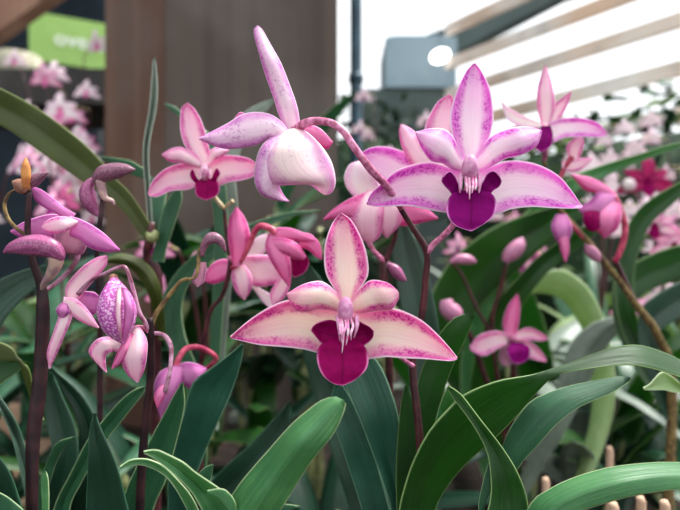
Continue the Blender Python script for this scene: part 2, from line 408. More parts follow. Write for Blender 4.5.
# --- top flower
f2 = flower(pc, [(427, 252, .182), (434, 244, .181), (443, 236, .18), (453, 225, .18), (463, 205, .178), (469, 182, .174), (470, 170, .170)], [3.4, 3, 3, 3.2, 3.2, 3.6, 5])
pet(f2, 'dorsal_sepal', [(466, 166), (461, 155), (453, 138), (450, 123), (451, 109), (457.6, 88), (466.5, 70.6), (474.5, 63)],
    [(475, 166), (480, 156), (487.5, 144), (492.5, 127), (493.5, 112), (490, 89), (481.5, 71), (475, 63)], [.170, .169, .170, .173], 'pet_top', cup=.0035, ripple=.0002)
pet(f2, 'petal', [(464, 172), (453, 170), (443, 163.5), (431, 161), (422, 149), (415.6, 133)],
    [(466, 158), (461, 156), (454, 138.5), (445, 129.5), (431, 128.5), (416, 132)], [.170, .167, .165, .167], 'pet_top', cup=-.003, ripple=.0005)
pet(f2, 'petal', [(475, 158), (480, 152), (488, 139), (501, 131), (516, 127), (530, 127), (542, 130.6)],
    [(478, 172), (487, 169), (505, 159), (518, 156), (530, 151), (538, 144), (542, 131.6)], [.170, .167, .165, .168], 'pet_top', cup=-.003, ripple=.0005)
pet(f2, 'lateral_sepal', [(464, 168), (452, 168), (431, 162), (413, 164.5), (395, 171.5), (381, 184), (371, 193), (366.5, 203)],
    [(460, 212), (451, 213), (440, 212), (425, 209), (408, 206), (387, 206.5), (375, 206.5), (366.8, 204.5)], [.173, .171, .169, .165], 'pet_top', cup=.0035, tilt=.002)
pet(f2, 'lateral_sepal', [(477, 168), (490, 166), (507, 161), (526, 161.5), (544, 167), (560, 177), (571, 190), (582.6, 207)],
    [(480, 212), (490, 215), (500, 213.5), (512, 209), (532, 207), (552, 208), (570, 208.6), (582.4, 208)], [.173, .171, .169, .166], 'pet_top', cup=.0035, tilt=-.002)
m = MB()
m.blade([(466, 196), (460, 191), (451, 195), (446.5, 205), (448, 217), (456, 226), (470.5, 231)],
        [(473, 196), (481, 191), (491, 193), (496.5, 202), (494, 215), (484, 224), (471.5, 231)], [.167, .163, .160, .161], cup=.002, ripple=.0003)
m.blade([(468, 198), (459.5, 186), (455.5, 177), (450, 171.5), (444.5, 175)], [(458, 203), (450, 192), (444.5, 186), (441.5, 181), (443, 176.5)], [.167, .165, .162], cup=.001)
m.blade([(473, 198), (482, 183), (487, 174), (493, 171), (498, 174)], [(484, 203), (492, 192), (499, 187), (501.5, 181.5), (499, 175.5)], [.167, .165, .162], cup=.001)
m.build('lip', 'lip_violet', f2)
m = MB(); m.tube([(469.5, 184, .17), (470, 176, .167), (470, 169, .164), (470.3, 160, .1635), (470.3, 157.5, .1645)], [5, 6.5, 8.3, 6.5, 2], n=14)
m.tube([(461, 174, .166), (460.5, 184, .1635), (460, 193, .163)], [2, 2.2, .8]); m.tube([(479.5, 174, .166), (479.5, 184, .1635), (479, 193, .163)], [2, 2.2, .8])
m.build('flower_column', 'column', f2)
m = MB()
for k, (x0, x2, y2) in enumerate([(466, 467, 193), (469, 469.5, 199), (472.5, 472, 193), (475.5, 475, 190)]):
    m.tube([(x0, 177, .164), (x0 + .5, 185, .1615), (x2, y2, .1605)], [1.3, 1.5, .5], n=8)
m.build('callus', 'ridge', f2)

# --- nodding flower
f3 = flower(pc, [(401, 209, .178), (392, 194, .172), (382, 181, .163), (372, 171, .158), (362, 158, .156), (352, 144, .156), (343, 131, .157), (331, 123, .158), (315, 121, .16), (304, 124, .162), (295, 131, .165)],
            [2.8, 3.4, 3.8, 3.8, 3.8, 3.8, 3.8, 3.8, 4, 4.4, 5.5])
pet(f3, 'dorsal_sepal', [(289, 134), (280, 118), (273.5, 98), (265, 74), (258.5, 52), (253.5, 32), (256.5, 25.6)],
    [(299, 132), (299.5, 120), (296.5, 104), (289, 83), (281, 63), (271, 45), (262.5, 30), (258, 25.6)], [.168, .165, .163, .168], 'pet_nod', cup=-.002, fold=-.0006)
pet(f3, 'petal', [(291, 136), (284, 124), (272, 115), (258, 112), (243, 114), (228, 123), (213, 131), (199, 138)],
    [(291, 140), (280, 142), (270, 139), (257, 145), (243, 148), (228, 149), (217, 147), (199, 139.2)], [.164, .161, .158, .156], 'pet_nod', cup=-.002, ripple=.0003)
pet(f3, 'petal', [(262, 128), (250, 117), (241, 112), (236, 116), (232, 122)], [(270, 132), (262, 126), (252, 122), (242, 124), (233, 123)], [.166, .166, .166], 'pet_soft')
pet(f3, 'petal', [(300, 127), (310, 125), (321, 129), (333, 142)], [(303, 138), (312, 141), (321, 147), (328, 149), (332.5, 143)], [.168, .169, .168], 'pet_deep', cup=-.001)
pet(f3, 'lateral_sepal', [(288, 129), (276, 134), (263, 144), (257, 156), (254.5, 170), (255, 184), (262, 195), (275, 200), (289.4, 202)],
    [(301, 132), (303, 146), (298, 160), (288, 172), (281, 180), (279.5, 186), (282, 192), (286, 198), (289.8, 201.5)], [.166, .160, .160, .163], 'pet_nod', cup=-.004, tilt=.004)
pet(f3, 'lateral_sepal', [(288, 129), (275, 137), (265, 150), (260, 164), (263, 177), (274, 184.5), (287, 185), (300, 184), (310, 184.5), (317, 190), (324, 194)],
    [(298, 129), (307, 132), (318, 142), (326, 152), (332, 163), (335, 175), (335.5, 183), (334, 189), (331, 193), (327, 195), (325, 194.5)], [.164, .158, .157, .160], 'pet_hood', cup=-.0055, nu=21)
m = MB(); m.blade([(288, 160), (284, 172), (288, 184)], [(308, 160), (310, 172), (300, 184)], [.172, .171, .170], cup=.003); m.build('lip', 'lip_violet', f3)

# --- leaves of the centre plant
leaf(pc, [(396, 620), (372, 545), (359, 500), (346, 460), (335, 428), (330, 405), (336, 380)],
     [(420, 620), (400, 560), (390, 510), (372, 450), (357, 412), (346, 390), (337, 380)], [.200, .201, .204, .208], 'leaf_teal', fold=.002)
leaf(pc, [(402, 620), (396, 560), (390, 505), (363, 428), (346, 386), (343, 362), (352, 345)],
     [(425, 620), (412, 540), (404, 480), (400, 430), (394, 400), (378, 362), (353, 345)], [.195, .196, .199, .204], 'leaf_teal', fold=.003)
leaf(pc, [(404, 620), (398, 540), (396, 482), (397, 444), (401, 403), (405.6, 383)],
     [(424, 620), (424, 540), (422, 480), (420, 440), (414, 405), (406.5, 383)], [.1925, .1925, .194], 'leaf_deep')
leaf(pc, [(406, 600), (401, 540), (403, 470), (410, 420), (420, 375), (432, 347), (443, 329), (457, 316), (474, 313)],
     [(430, 600), (424, 520), (430, 450), (437, 420), (446, 384), (458, 355), (466, 338), (472, 324), (475, 314)], [.190, .192, .196, .196, .192], 'leaf_deep', fold=-.0015)
leaf(pc, [(400, 600), (397, 540), (399, 510), (404, 488), (413.5, 460), (429, 431), (447, 410), (465, 394), (497, 381), (530, 375), (560, 366), (590, 355), (613, 347.5), (637, 345), (660, 351), (685, 363), (715, 388)],
     [(440, 600), (435, 540), (436, 508), (450, 483), (470, 460), (493, 440), (515, 418), (532, 398), (549, 380), (563, 373), (590, 368.5), (610, 366), (630, 365), (650, 368), (680, 377), (716, 390)],
     [.180, .176, .172, .170, .172, .176], 'leaf_deep', fold=[.003, .003, .001, -.001, -.001], nv=48, tilt=[.01, .01, .006, -.010, -.014])
leaf(pc, [(455, 600), (477, 540), (490, 500), (490, 470), (486, 450), (476, 430), (463, 411), (452, 397), (447, 386)],
     [(520, 600), (529, 540), (528, 503), (518, 473), (502, 447), (481, 420), (461, 394), (452, 388), (447.8, 385.6)], [.158, .158, .160, .163, .167], 'leaf_deep', fold=.002)
leaf(pc, [(470, 600), (486, 540), (497, 480), (503, 445), (514, 422), (530, 402), (545, 394), (565, 387), (593, 381), (620, 376.5), (631, 377.5)],
     [(500, 600), (507, 530), (512, 490), (519, 467), (540, 443), (556, 425), (573, 411), (590, 402), (607, 395), (622, 387), (632, 379)], [.182, .182, .180, .177, .176], 'leaf_mid', fold=[0, -.0015, -.002, -.001], tilt=[0, -.004, -.008, -.006])
leaf(pc, [(474, 560), (478, 510), (481, 490), (487, 467), (494, 454)], [(484, 560), (484, 510), (490, 493), (496.5, 473), (495, 454)], [.165, .164, .165], 'leaf_mid')
leaf(pc, [(432, 440), (435, 424), (440, 404), (447, 388)], [(444, 440), (446, 417), (455, 400), (448, 387)], [.180, .177, .172], 'leaf_bright')

# =================================================================== FLOWER PAIR BEHIND (plant E)
pe = plant(388, 0.235, 'orchid with half hidden pink flowers and forked reddish stalks behind the large top bloom')
cane(pe, [(385, 262, .222), (384, 300, .224), (388, 340, .228), (390, 420, .232), (390, 500, .235), foot(pe)], [3.4, 3.6, 3.8, 4, 4.5, 5], 'cane')
f = flower(pe, [(385, 262, .222), (394, 240, .22), (399, 215, .217), (410, 185, .213), (428, 160, .208)], [2.6, 2.4, 2.6, 3, 5], 'cane')
pet(f, 'dorsal_sepal', [(428, 168), (424, 148), (425, 127), (429, 116), (437.6, 102), (448.6, 94.4)], [(446, 168), (456, 150), (458, 130), (457, 112), (453, 98), (449.4, 94.4)], [.205, .203, .206], 'pet_soft', cup=.003)
pet(f, 'petal', [(430, 172), (413, 168), (402, 148), (399, 132), (400.6, 124.4)], [(436, 156), (425, 146), (417, 134), (410, 128), (401.4, 124)], [.206, .203, .204], 'pet_soft', cup=-.002, ripple=.0005)
pet(f, 'lateral_sepal', [(436, 166), (418, 160), (401, 150.5), (386, 146.5), (371, 147.5), (358, 155)], [(436, 200), (418, 202), (400, 198), (380, 184), (366, 170), (358, 156.5)], [.208, .206, .203], 'pet_top', cup=.003)
g = flower(pe, [(385, 262, .222), (373, 250, .221), (364, 230, .219), (362, 206, .216), (370, 196, .214), (378, 200, .213)], [2.6, 2.4, 2.4, 2.6, 3, 3.5], 'pedicel')
pet(g, 'lateral_sepal', [(378, 196), (368, 192), (355, 196), (342, 203), (331, 211), (323.5, 219)], [(378, 216), (366, 222), (355, 222), (345, 218), (334, 219), (323.5, 220)], [.212, .209, .209], 'pet_deep', cup=-.002)
pet(g, 'lateral_sepal', [(380, 196), (392, 198), (410, 202), (426, 208), (438, 218)], [(380, 214), (392, 224), (408, 226), (424, 222), (438, 219.2)], [.212, .213, .214], 'pet_deep', cup=-.002)
pet(g, 'petal', [(368, 190), (356, 203), (350, 220), (356, 236), (370, 243)], [(376, 190), (384, 203), (384, 220), (380, 236), (371.5, 243)], [.211, .208, .210], 'pet_soft', cup=-.003)
pet(g, 'petal', [(376, 190), (378, 208), (378, 226), (386, 238)], [(390, 190), (402, 205), (400, 224), (387.5, 238)], [.212, .210, .211], 'pet_soft', cup=-.003)
pet(g, 'dorsal_sepal', [(368, 205), (352, 195), (344, 180), (349, 165), (362, 160)], [(384, 200), (380, 184), (374, 170), (363, 160.5)], [.213, .213, .214], 'pet_white', cup=-.002)
b = MB().tube([(385, 263, .222), (389, 265, .222), (395, 270, .2215), (400, 276, .221), (406, 281, .2205)], [1.6, 3, 5.5, 5, 1.2], n=12).build('bud', 'bud_mauve', pe)
leaf(pe, [(385, 600), (400, 480), (410, 400), (405, 340), (398, 290), (392, 250), (400, 215)], [(400, 600), (430, 480), (440, 400), (440, 340), (432, 290), (420, 250), (401, 214)], [.245, .25, .26, .265], 'leaf_dark', fold=.003)
leaf(pe, [(380, 600), (340, 480), (315, 400), (300, 340), (290, 300), (292, 275), (306, 262)], [(395, 600), (372, 480), (352, 400), (338, 340), (330, 300), (322, 280), (307, 262)], [.245, .25, .26, .262], 'leaf_dark', fold=.003)

# =================================================================== LEFT CENTRE PLANT (plant D)
pd = plant(205, 0.25, 'thin stemmed orchid with a small pink flower and drooping blooms before the brown post')
cane(pd, [(224, 208, .228), (226, 228, .23), (229, 250, .231), (230, 268, .232), (222, 296, .236), (210, 312, .238), (203, 350, .24), (200, 420, .245), foot(pd)], [1.6, 2, 2.4, 2.6, 2.2, 2.2, 2.6, 3, 4], 'cane')
f = flower(pd, [(224, 208, .228), (221, 205, .227), (214, 196, .226), (207, 180, .224), (205, 168, .221)], [2, 2.2, 2.4, 2.6, 3.5], 'pedicel_green')
MB().tube([(224, 208, .228), (229, 204, .227), (233, 201, .226)], [1.6, 1.6, 2.2]).build('stalk_stub', 'pedicel_green', pd)
pet(f, 'dorsal_sepal', [(201, 166), (195, 157), (185, 146), (180.5, 132), (180, 119), (181.5, 108), (187, 103)], [(209, 166), (211, 156), (208, 143), (205, 131), (201, 120), (194.5, 109), (188, 103)], [.221, .219, .221], 'pet_soft', cup=.003)
pet(f, 'petal', [(200, 161), (193, 154), (183, 147.5), (173, 148), (162, 154)], [(201, 168), (190, 166), (181, 163), (169, 161.5), (162, 155.3)], [.221, .219, .219], 'pet_soft', cup=-.002, ripple=.0004)
pet(f, 'petal', [(207, 160), (211, 150), (220, 147), (229, 150)], [(210, 166), (216, 160), (223, 156), (229.4, 151)], [.221, .219, .219], 'pet_soft', cup=-.002)
pet(f, 'lateral_sepal', [(202, 163), (192, 163), (178, 164), (163.5, 170), (152, 182), (148, 194)], [(199, 186), (193, 188), (186, 190), (171, 191), (158, 196.5), (149, 196)], [.223, .221, .218], 'pet_soft', cup=.003)
pet(f, 'lateral_sepal', [(208, 162), (222, 155.5), (239, 156), (250, 159), (258, 165)], [(213, 186), (220, 186), (229, 182.5), (243, 180), (254, 176), (259, 167)], [.223, .221, .219], 'pet_soft', cup=.003)
m = MB(); m.blade([(202, 178), (196, 182), (195, 191), (198, 197), (206, 200)], [(209, 178), (217, 181), (219.5, 190), (216, 196), (207, 200)], [.220, .217, .217], cup=.0015)
m.blade([(201, 184), (196, 176), (193, 169), (190.5, 172)], [(198, 185), (192, 180), (190, 175), (190.3, 173)], [.220, .218, .217]); m.blade([(210, 184), (214, 172), (217, 168), (219, 171)], [(214, 185), (218, 178), (220, 174), (219.2, 172)], [.220, .218, .217])
m.build('lip', 'lip', f)
m = MB(); m.tube([(205, 180, .2195), (205, 172, .2175), (204.7, 165, .217)], [2, 4.5, 3.2]); m.tube([(200, 170, .218), (201, 179, .217)], [1.5, .8]); m.tube([(210, 170, .218), (210, 179, .217)], [1.5, .8]); m.build('flower_column', 'ridge', f)
# upright petalled flower
f = flower(pd, [(229, 256, .231), (232, 260, .231), (238, 264, .231)], [2.4, 2.6, 3.4], 'pedicel')
pet(f, 'dorsal_sepal', [(234, 266), (231, 256), (228, 238), (229, 220), (236, 207)], [(241, 266), (247, 254), (250.5, 237), (245.5, 219), (237, 207)], [.229, .227, .229], 'pet_deep', cup=-.002, fold=-.0005)
pet(f, 'petal', [(236, 264), (225, 259), (212, 264), (203, 280)], [(236, 276), (226, 280), (214, 284), (204, 281.5)], [.234, .234, .235], 'pet_deep', cup=-.001)
pet(f, 'petal', [(234, 264), (231, 276), (236, 292), (244, 300)], [(244, 264), (252, 276), (251, 290), (245, 300)], [.233, .232, .234], 'pet_soft', cup=-.001)
pet(f, 'lateral_sepal', [(240, 262), (248, 248), (256, 238), (267, 233)], [(246, 270), (256, 262), (268, 247), (268, 234)], [.238, .239, .24], 'pet_white', cup=-.001)
pet(f, 'lateral_sepal', [(242, 256), (256, 255), (272, 257), (284, 277)], [(244, 282), (258, 287), (272, 285), (283.5, 279)], [.237, .236, .236], 'pet_soft', cup=-.0015)
pet(f, 'lateral_sepal', [(244, 280), (254, 290), (262, 301), (271, 310)], [(250, 276), (260, 288), (272, 296), (272.5, 308)], [.240, .240, .24], 'pet_white')
# drooping flower on red stalk
f = flower(pd, [(231, 268, .232), (238, 264, .229), (245, 254, .227), (250.6, 242, .225), (255, 231, .223), (261, 226, .222), (271, 229, .221), (276, 234, .221)], [2.4, 2.4, 2.6, 2.8, 3, 3.2, 3.4, 4], 'pedicel_red')
pet(f, 'dorsal_sepal', [(268, 234), (277, 228), (290, 228), (304, 233), (315, 240)], [(272, 242), (284, 240), (296, 241), (306, 242), (315, 241)], [.221, .219, .220], 'pet_deep', cup=-.001)
pet(f, 'petal', [(298, 236), (308, 233), (318, 241), (322, 252)], [(300, 248), (308, 250), (316, 257), (322, 260)], [.223, .222, .222], 'pet_deep', cup=-.001)
pet(f, 'petal', [(272, 238), (284, 238), (298, 244), (306, 256)], [(272, 252), (284, 254), (294, 259), (304, 260)], [.220, .217, .219], 'pet_deep', cup=-.002)
pet(f, 'lateral_sepal', [(268, 234), (265, 246), (270, 260), (280, 276), (289, 287)], [(280, 238), (288, 252), (291, 266), (291, 278), (290, 287)], [.221, .219, .221], 'pet_deep', cup=-.002)
m = MB(); m.blade([(286, 252), (288, 262), (290, 272), (294, 277)], [(304, 252), (309, 262), (305, 272), (296, 277)], [.224, .223, .224], cup=.002); m.build('lip', 'lip', f)
pet(f, 'petal', [(284, 272), (276, 282), (270, 294), (272, 305)], [(288, 276), (290, 286), (284, 298), (274, 305)], [.226, .227, .227], 'pet_soft')
# red arched stalk low on the left with a lilac bloom
f = flower(pd, [(203, 372, .24), (216, 359, .235), (206, 350, .23), (196, 347, .226), (186, 349, .223), (179, 358, .221), (176, 368, .220)], [2, 2.4, 2.6, 2.8, 3, 3, 3.6], 'pedicel_red')
pet(f, 'petal', [(172, 366), (160, 372), (154, 386), (156, 404), (161, 420)], [(184, 366), (186, 376), (180, 392), (172, 408), (162, 420)], [.219, .216, .218], 'pet_purple', cup=-.003)
pet(f, 'petal', [(176, 366), (186, 362), (198, 364), (206, 368)], [(178, 378), (188, 388), (200, 388), (207, 369)], [.220, .219, .221], 'pet_purple', cup=-.003)
leaf(pd, [(180, 600), (168, 510), (171, 446), (182, 420), (192, 384), (210, 369), (226, 357), (243, 343)], [(200, 600), (189, 500), (200, 466), (214, 431), (230, 396), (240, 366), (244, 344)], [.215, .214, .213, .210, .205], 'leaf_teal', fold=.0035, ripple=.0004)
leaf(pd, [(205, 560), (200, 500), (222, 470), (246, 448), (268, 425), (290, 400)], [(240, 560), (236, 510), (256, 480), (276, 455), (288, 430), (291, 401)], [.235, .236, .24], 'leaf_dark', fold=.002)
leaf(pd, [(196, 500), (190, 400), (160, 330), (168, 285), (200, 250), (240, 228), (285, 213), (323, 210)], [(206, 500), (206, 400), (184, 330), (186, 290), (212, 260), (248, 237), (288, 218), (323.5, 211)], [.26, .265, .27, .28], 'leaf_mid', fold=.001, nv=40)

leaf(pd, [(205, 420), (212, 300), (214, 220), (204, 160), (190, 124), (176, 107), (163, 102.5)], [(215, 420), (224, 300), (228, 220), (222, 165), (206, 130), (182, 119), (163.5, 104)], [.262, .265, .268], 'leaf_mid')
leaf(pd, [(208, 430), (216, 300), (220, 220), (214, 165), (226, 130), (250, 108), (277, 97)], [(218, 430), (230, 300), (238, 220), (236, 170), (248, 134), (264, 114), (278, 99)], [.27, .272, .275], 'leaf_grey')
# =================================================================== FOREGROUND YOUNG PLANT
pf = plant(243, 0.150, 'young orchid shoot with broad bright green leaves low in front, tips rounded and pale edged')
cane(pf, [(236, 560, .150), (240, 640, .150), foot(pf)], [6, 6, 7], 'cane_green')
leaf(pf, [(222, 590), (214, 540), (226, 506), (242, 481), (266, 453), (291, 425), (307, 411), (322, 400), (336, 397), (344, 402)],
     [(250, 590), (262, 540), (282, 508), (296, 485), (312, 460), (329, 440), (338, 426), (343, 414), (346, 405), (345, 402.6)], [.148, .147, .145, .141, .140], 'leaf_bright', fold=[-.004, -.0075, -.006, -.001], ripple=.0004, th=.0011, tilt=-.004)
leaf(pf, [(240, 560), (236, 520), (234, 500), (219, 488), (196, 472.5), (183, 462), (168, 454.5), (156, 449.6), (143, 451.5)],
     [(228, 570), (215, 535), (203, 512), (192, 493), (180, 480), (170, 471), (160, 463), (150, 456), (143.5, 453)], [.150, .148, .145, .141, .141], 'leaf_bright', fold=[.003, .003, .002])
leaf(pf, [(218, 560), (205, 525), (192, 497), (178, 480), (165, 467), (154, 461), (143, 458.5), (130, 460), (119.5, 467)],
     [(210, 565), (196, 530), (182, 500), (170, 481), (160, 472.5), (150, 467.5), (140, 465), (128, 466), (120, 468.5)], [.153, .151, .149, .146], 'leaf_bright', fold=.001)
leaf(pf, [(236, 560), (232, 520), (222, 502), (214, 496), (206, 492)], [(240, 540), (236, 505), (228, 492), (220, 488.5), (207, 490.5)], [.144, .142, .142], 'leaf_bright')
leaf(pf, [(206, 530), (201, 500), (197, 478), (204, 468), (213, 464)], [(216, 530), (212, 505), (210, 486), (212, 474), (213.6, 465)], [.158, .158, .158], 'leaf_mid')
leaf(pf, [(262, 560), (262, 530), (270, 510), (282, 504), (300, 506)], [(272, 560), (276, 535), (284, 518), (292, 510), (300.5, 507)], [.146, .144, .143], 'leaf_mid')

# =================================================================== LEFT FRONT PLANT (A)
pa = plant(33, 0.175, 'orchid with thick dark cane and hooked mauve buds at the left edge')
cane(pa, [(29, 190, .170), (28, 215, .171), (28, 235, .172), (33, 262, .173), (41, 285, .175), (43, 310, .176), (42, 345, .177), (39, 390, .177), (33, 440, .176), (32, 500, .175), (32, 600, .175), foot(pa)],
     [2.6, 2.8, 3, 3.4, 4.4, 6, 6.4, 6.8, 6.4, 5.6, 6, 7], 'cane_dark')
bb = MB().tube([(3, 252.5, .165), (13, 248, .165), (27, 245.5, .1655), (41, 245.5, .166), (52, 249, .1665), (59, 256, .167), (60, 261, .1675)], [.8, 6.2, 10, 11, 10, 6.5, 2], m=40, n=16).build('bud', 'bud_mauve', pa)
MB().tube([(54, 252, .1672), (56, 262, .168), (51, 274, .17), (44, 283, .172), (42, 289, .174)], [8, 7, 5, 2.8, 1.8], n=14).build('spur', 'spur', bb)
b = MB().tube([(28, 186, .170), (33, 182, .1695), (40, 177, .169), (48, 172.5, .168)], [3.2, 5.2, 4.6, .8], n=14).build('bud', 'bud_dull', pa)
MB().tube([(26.5, 188, .168), (26, 176, .1672), (26, 166, .167), (26, 157.5, .167)], [3.6, 4.4, 3.8, .6], n=12).build('bract', 'orange', pa)
MB().blade([(31, 192), (22, 194), (15, 190), (12, 182)], [(30, 186), (24, 180), (18, 179), (13, 181)], [.171, .169, .169], cup=-.002).build('bract', 'papery', pa)
MB().tube([(28, 236, .172), (20, 231, .171), (9, 220, .170), (4.5, 206, .170), (8, 195, .170), (15, 190, .170)], [2, 2, 1.9, 1.8, 1.6, 1.4]).build('flower_stalk', 'twig', pa)
# purple flower
f = flower(pa, [(43, 292, .176), (55, 284, .178), (68, 272, .178), (77, 259, .177), (76, 249, .176), (66, 246, .175), (64, 236, .175), (70, 226, .175)], [2.4, 2.4, 2.4, 2.6, 2.6, 2.6, 3, 4], 'pedicel_dusk')
pet(f, 'dorsal_sepal', [(76, 214), (64, 207), (53, 198), (42, 190), (31.5, 186)], [(68, 222), (57, 214), (45, 208), (35, 200), (31.3, 187.5)], [.174, .173, .174], 'pet_purple', cup=-.001)
pet(f, 'petal', [(70, 216), (80, 219), (92, 225), (106, 235), (120, 249.6)], [(70, 236), (80, 240), (90, 248), (106, 252), (120, 250.6)], [.172, .170, .170], 'pet_purple', cup=-.0015)
pet(f, 'petal', [(70, 217), (52, 214), (34, 218), (20, 224), (10.6, 231)], [(70, 234), (52, 238), (36, 238), (22, 238), (11, 232.5)], [.177, .176, .175], 'pet_purple', cup=-.001)
pet(f, 'lateral_sepal', [(78, 221), (68, 217), (55, 217), (45, 222), (42, 227)], [(78, 223), (70, 229), (60, 233.5), (49, 233), (42.5, 228)], [.171, .168, .168], 'pet_soft', cup=-.001)
pet(f, 'lateral_sepal', [(74, 222), (60, 228), (54, 240), (62, 252)], [(84, 226), (88, 240), (82, 254), (64, 253)], [.176, .175, .176], 'pet_dusty', cup=-.002)
# leaves of the left plant
leaf(pa, [(52, 590), (50, 540), (55, 505), (71, 472), (88, 439), (104, 419), (121, 400), (134, 390), (145, 386)], [(78, 590), (72, 545), (70, 508), (82, 482), (97, 455), (109, 437), (132, 408), (142, 395), (146, 387)], [.200, .199, .196, .192], 'leaf_mid', fold=.0025)
leaf(pa, [(36, 560), (42, 510), (41, 490), (42, 477), (45, 471)], [(48, 560), (49, 510), (49, 490), (48, 477), (45.8, 471)], [.165, .164, .165], 'leaf_bright')
leaf(pa, [(36, 590), (42, 500), (52, 455), (46, 420), (45, 385), (51, 372)], [(56, 590), (70, 510), (78, 470), (76, 430), (62, 395), (52, 372)], [.215, .215, .220], 'leaf_dark', fold=.003)
leaf(pa, [(60, 590), (60, 520), (75, 470), (78, 425), (62, 392), (50, 368)], [(90, 590), (98, 520), (106, 470), (100, 430), (82, 395), (51, 367)], [.222, .222, .225], 'leaf_dark', fold=.003)
leaf(pa, [(20, 590), (-10, 540), (-40, 470), (-60, 400), (-50, 372), (-25, 360), (10, 358)], [(44, 590), (20, 540), (-4, 480), (-20, 430), (-12, 400), (0, 385), (32, 362)], [.19, .2, .21, .215], 'leaf_deep', fold=.002)
leaf(pa, [(25, 600), (0, 540), (-15, 500), (-30, 455), (-45, 420)], [(34, 600), (28, 540), (20, 500), (2, 460), (-44, 420)], [.17, .165, .16], 'leaf_dark')
leaf(pa, [(36, 560), (30, 520), (12, 500), (-5, 490), (-30, 478)], [(34, 590), (14, 545), (-5, 520), (-20, 510), (-31, 480)], [.166, .160, .155], 'leaf_mid')
leaf(pa, [(30, 520), (5, 420), (-50, 350), (-40, 310), (-5, 282), (30, 268), (56, 264)], [(42, 520), (20, 430), (-14, 370), (2, 325), (22, 300), (44, 282), (57, 265)], [.2, .21, .22, .225], 'leaf_dark', fold=.002)
leaf(pa, [(28, 520), (40, 480), (50, 455), (58, 442), (75, 436)], [(42, 520), (48, 490), (56, 464), (64, 448), (76, 437)], [.2, .195, .19], 'leaf_mid')
leaf(pa, [(38, 420), (24, 380), (14, 350), (-10, 340), (-40, 338)], [(44, 420), (34, 390), (26, 365), (0, 360), (-40, 352)], [.21, .205, .2], 'leaf_olive')

# =================================================================== PLANT B (speckled bud)
pb = plant(143, 0.18, 'orchid with plump speckled lilac bud and curled pink petals on a dark stalk')
cane(pb, [(150, 318, .172), (151, 335, .173), (151, 370, .175), (147, 410, .177), (143, 450, .178), (140, 510, .179), (141, 600, .18), foot(pb)], [3, 3.4, 3.8, 4, 4.2, 4.4, 5, 6], 'cane_dark')
MB().tube([(150, 328, .173), (156, 314, .1735), (165, 301, .174), (174, 289, .174), (181, 281, .174), (188, 278, .174)], [3, 2.6, 2.4, 2.2, 1.8, 1], n=10).build('twig', 'twig', pb)
f = flower(pb, [(184, 280, .174), (195, 277, .176), (198, 266, .177), (199, 254, .178), (203, 244, .178)], [1.6, 1.6, 1.8, 2, 2.4], 'twig', name='withered_flower')
MB().tube([(202, 256, .178), (205, 244, .177), (212, 238, .177), (220, 241, .177), (226, 252, .178)], [2, 4, 6, 4.5, .8], n=12).build('bud', 'bud_dull', f)
pet(f, 'petal', [(200, 262), (195, 270), (192, 280), (197, 287)], [(206, 262), (206, 272), (204, 282), (198, 287)], [.178, .178, .178], 'pet_dusty')
f = flower(pb, [(151, 332, .173), (145, 322, .171), (139, 312, .17), (134, 293, .169), (130, 278, .168), (125, 267, .168), (117, 268, .170), (104, 274, .172), (90, 281, .174), (78, 294, .175)],
           [2.2, 2.2, 2.4, 2.2, 2, 1.8, 1.7, 1.7, 1.7, 2.4], 'pedicel_dusk')
pet(f, 'petal', [(66, 300), (66, 286), (81, 268), (96, 258), (107, 255)], [(76, 304), (86, 290), (98, 276), (106, 266), (107.6, 256)], [.176, .176, .177], 'pet_soft', cup=-.001)
pet(f, 'dorsal_sepal', [(64, 298), (58, 318), (52, 336), (47, 352), (49, 368.5)], [(74, 302), (72, 318), (63, 340), (56, 356), (50, 368.5)], [.174, .172, .172], 'pet_soft', fold=-.001)
pet(f, 'lateral_sepal', [(64, 297), (76, 299), (88, 310), (99, 327.5)], [(64, 306), (74, 317), (86, 324), (98.6, 328.4)], [.173, .171, .171], 'pet_soft', cup=-.001)
pet(f, 'lateral_sepal', [(72, 290), (84, 291), (94, 292), (99, 296)], [(72, 302), (84, 311), (94, 315), (99, 306)], [.177, .177, .178], 'pet_purple')
m = MB(); m.blade([(62, 302), (56, 310), (60, 318)], [(68, 304), (70, 312), (64, 318)], [.172, .171, .172]); m.build('lip', 'pet_purple', f)
# plump bud
b = flower(pb, [(114, 279, .168), (114.5, 286, .167), (115.5, 297, .166), (117, 311, .1655), (119, 326, .1655), (121.5, 337, .166), (122.5, 343, .1665)], [3.5, 9, 15.5, 18.5, 15.5, 8, 1.5], 'bud_speck', name='bud')
MB().tube([(113, 276, .169), (114, 281, .168)], [4, 4.6]).build('bud_stalk', 'papery', b)
pet(b, 'sepal', [(117, 288), (116, 300), (116, 318), (121, 341)], [(122, 287), (121.5, 302), (121.5, 320), (123, 342)], [.1625, .1600, .1593, .1635], 'pet_soft', cup=-.001)
pet(b, 'sepal', [(121, 287), (124, 302), (124, 320), (122, 342)], [(128, 290), (133, 304), (134, 318), (125, 344)], [.1625, .1600, .1605, .1635], 'pet_purple', cup=-.0015)
f = flower(pb, [(151, 333, .173), (145, 329, .172), (137, 328, .171), (131, 333, .170)], [2.6, 2.6, 3, 3.6], 'pedicel')
pet(f, 'petal', [(124, 338), (104, 337), (94, 342), (89, 353), (100, 366)], [(124, 352), (112, 352), (106, 356), (106, 366), (107, 373)], [.172, .170, .171], 'pet_soft', cup=-.001, ripple=.0006)
pet(f, 'lateral_sepal', [(131, 328), (123, 346), (121, 360), (127, 374), (137, 382.5)], [(140, 327), (147, 340), (147, 356), (144, 371), (138, 382.5)], [.170, .167, .169], 'pet_soft', cup=-.002)
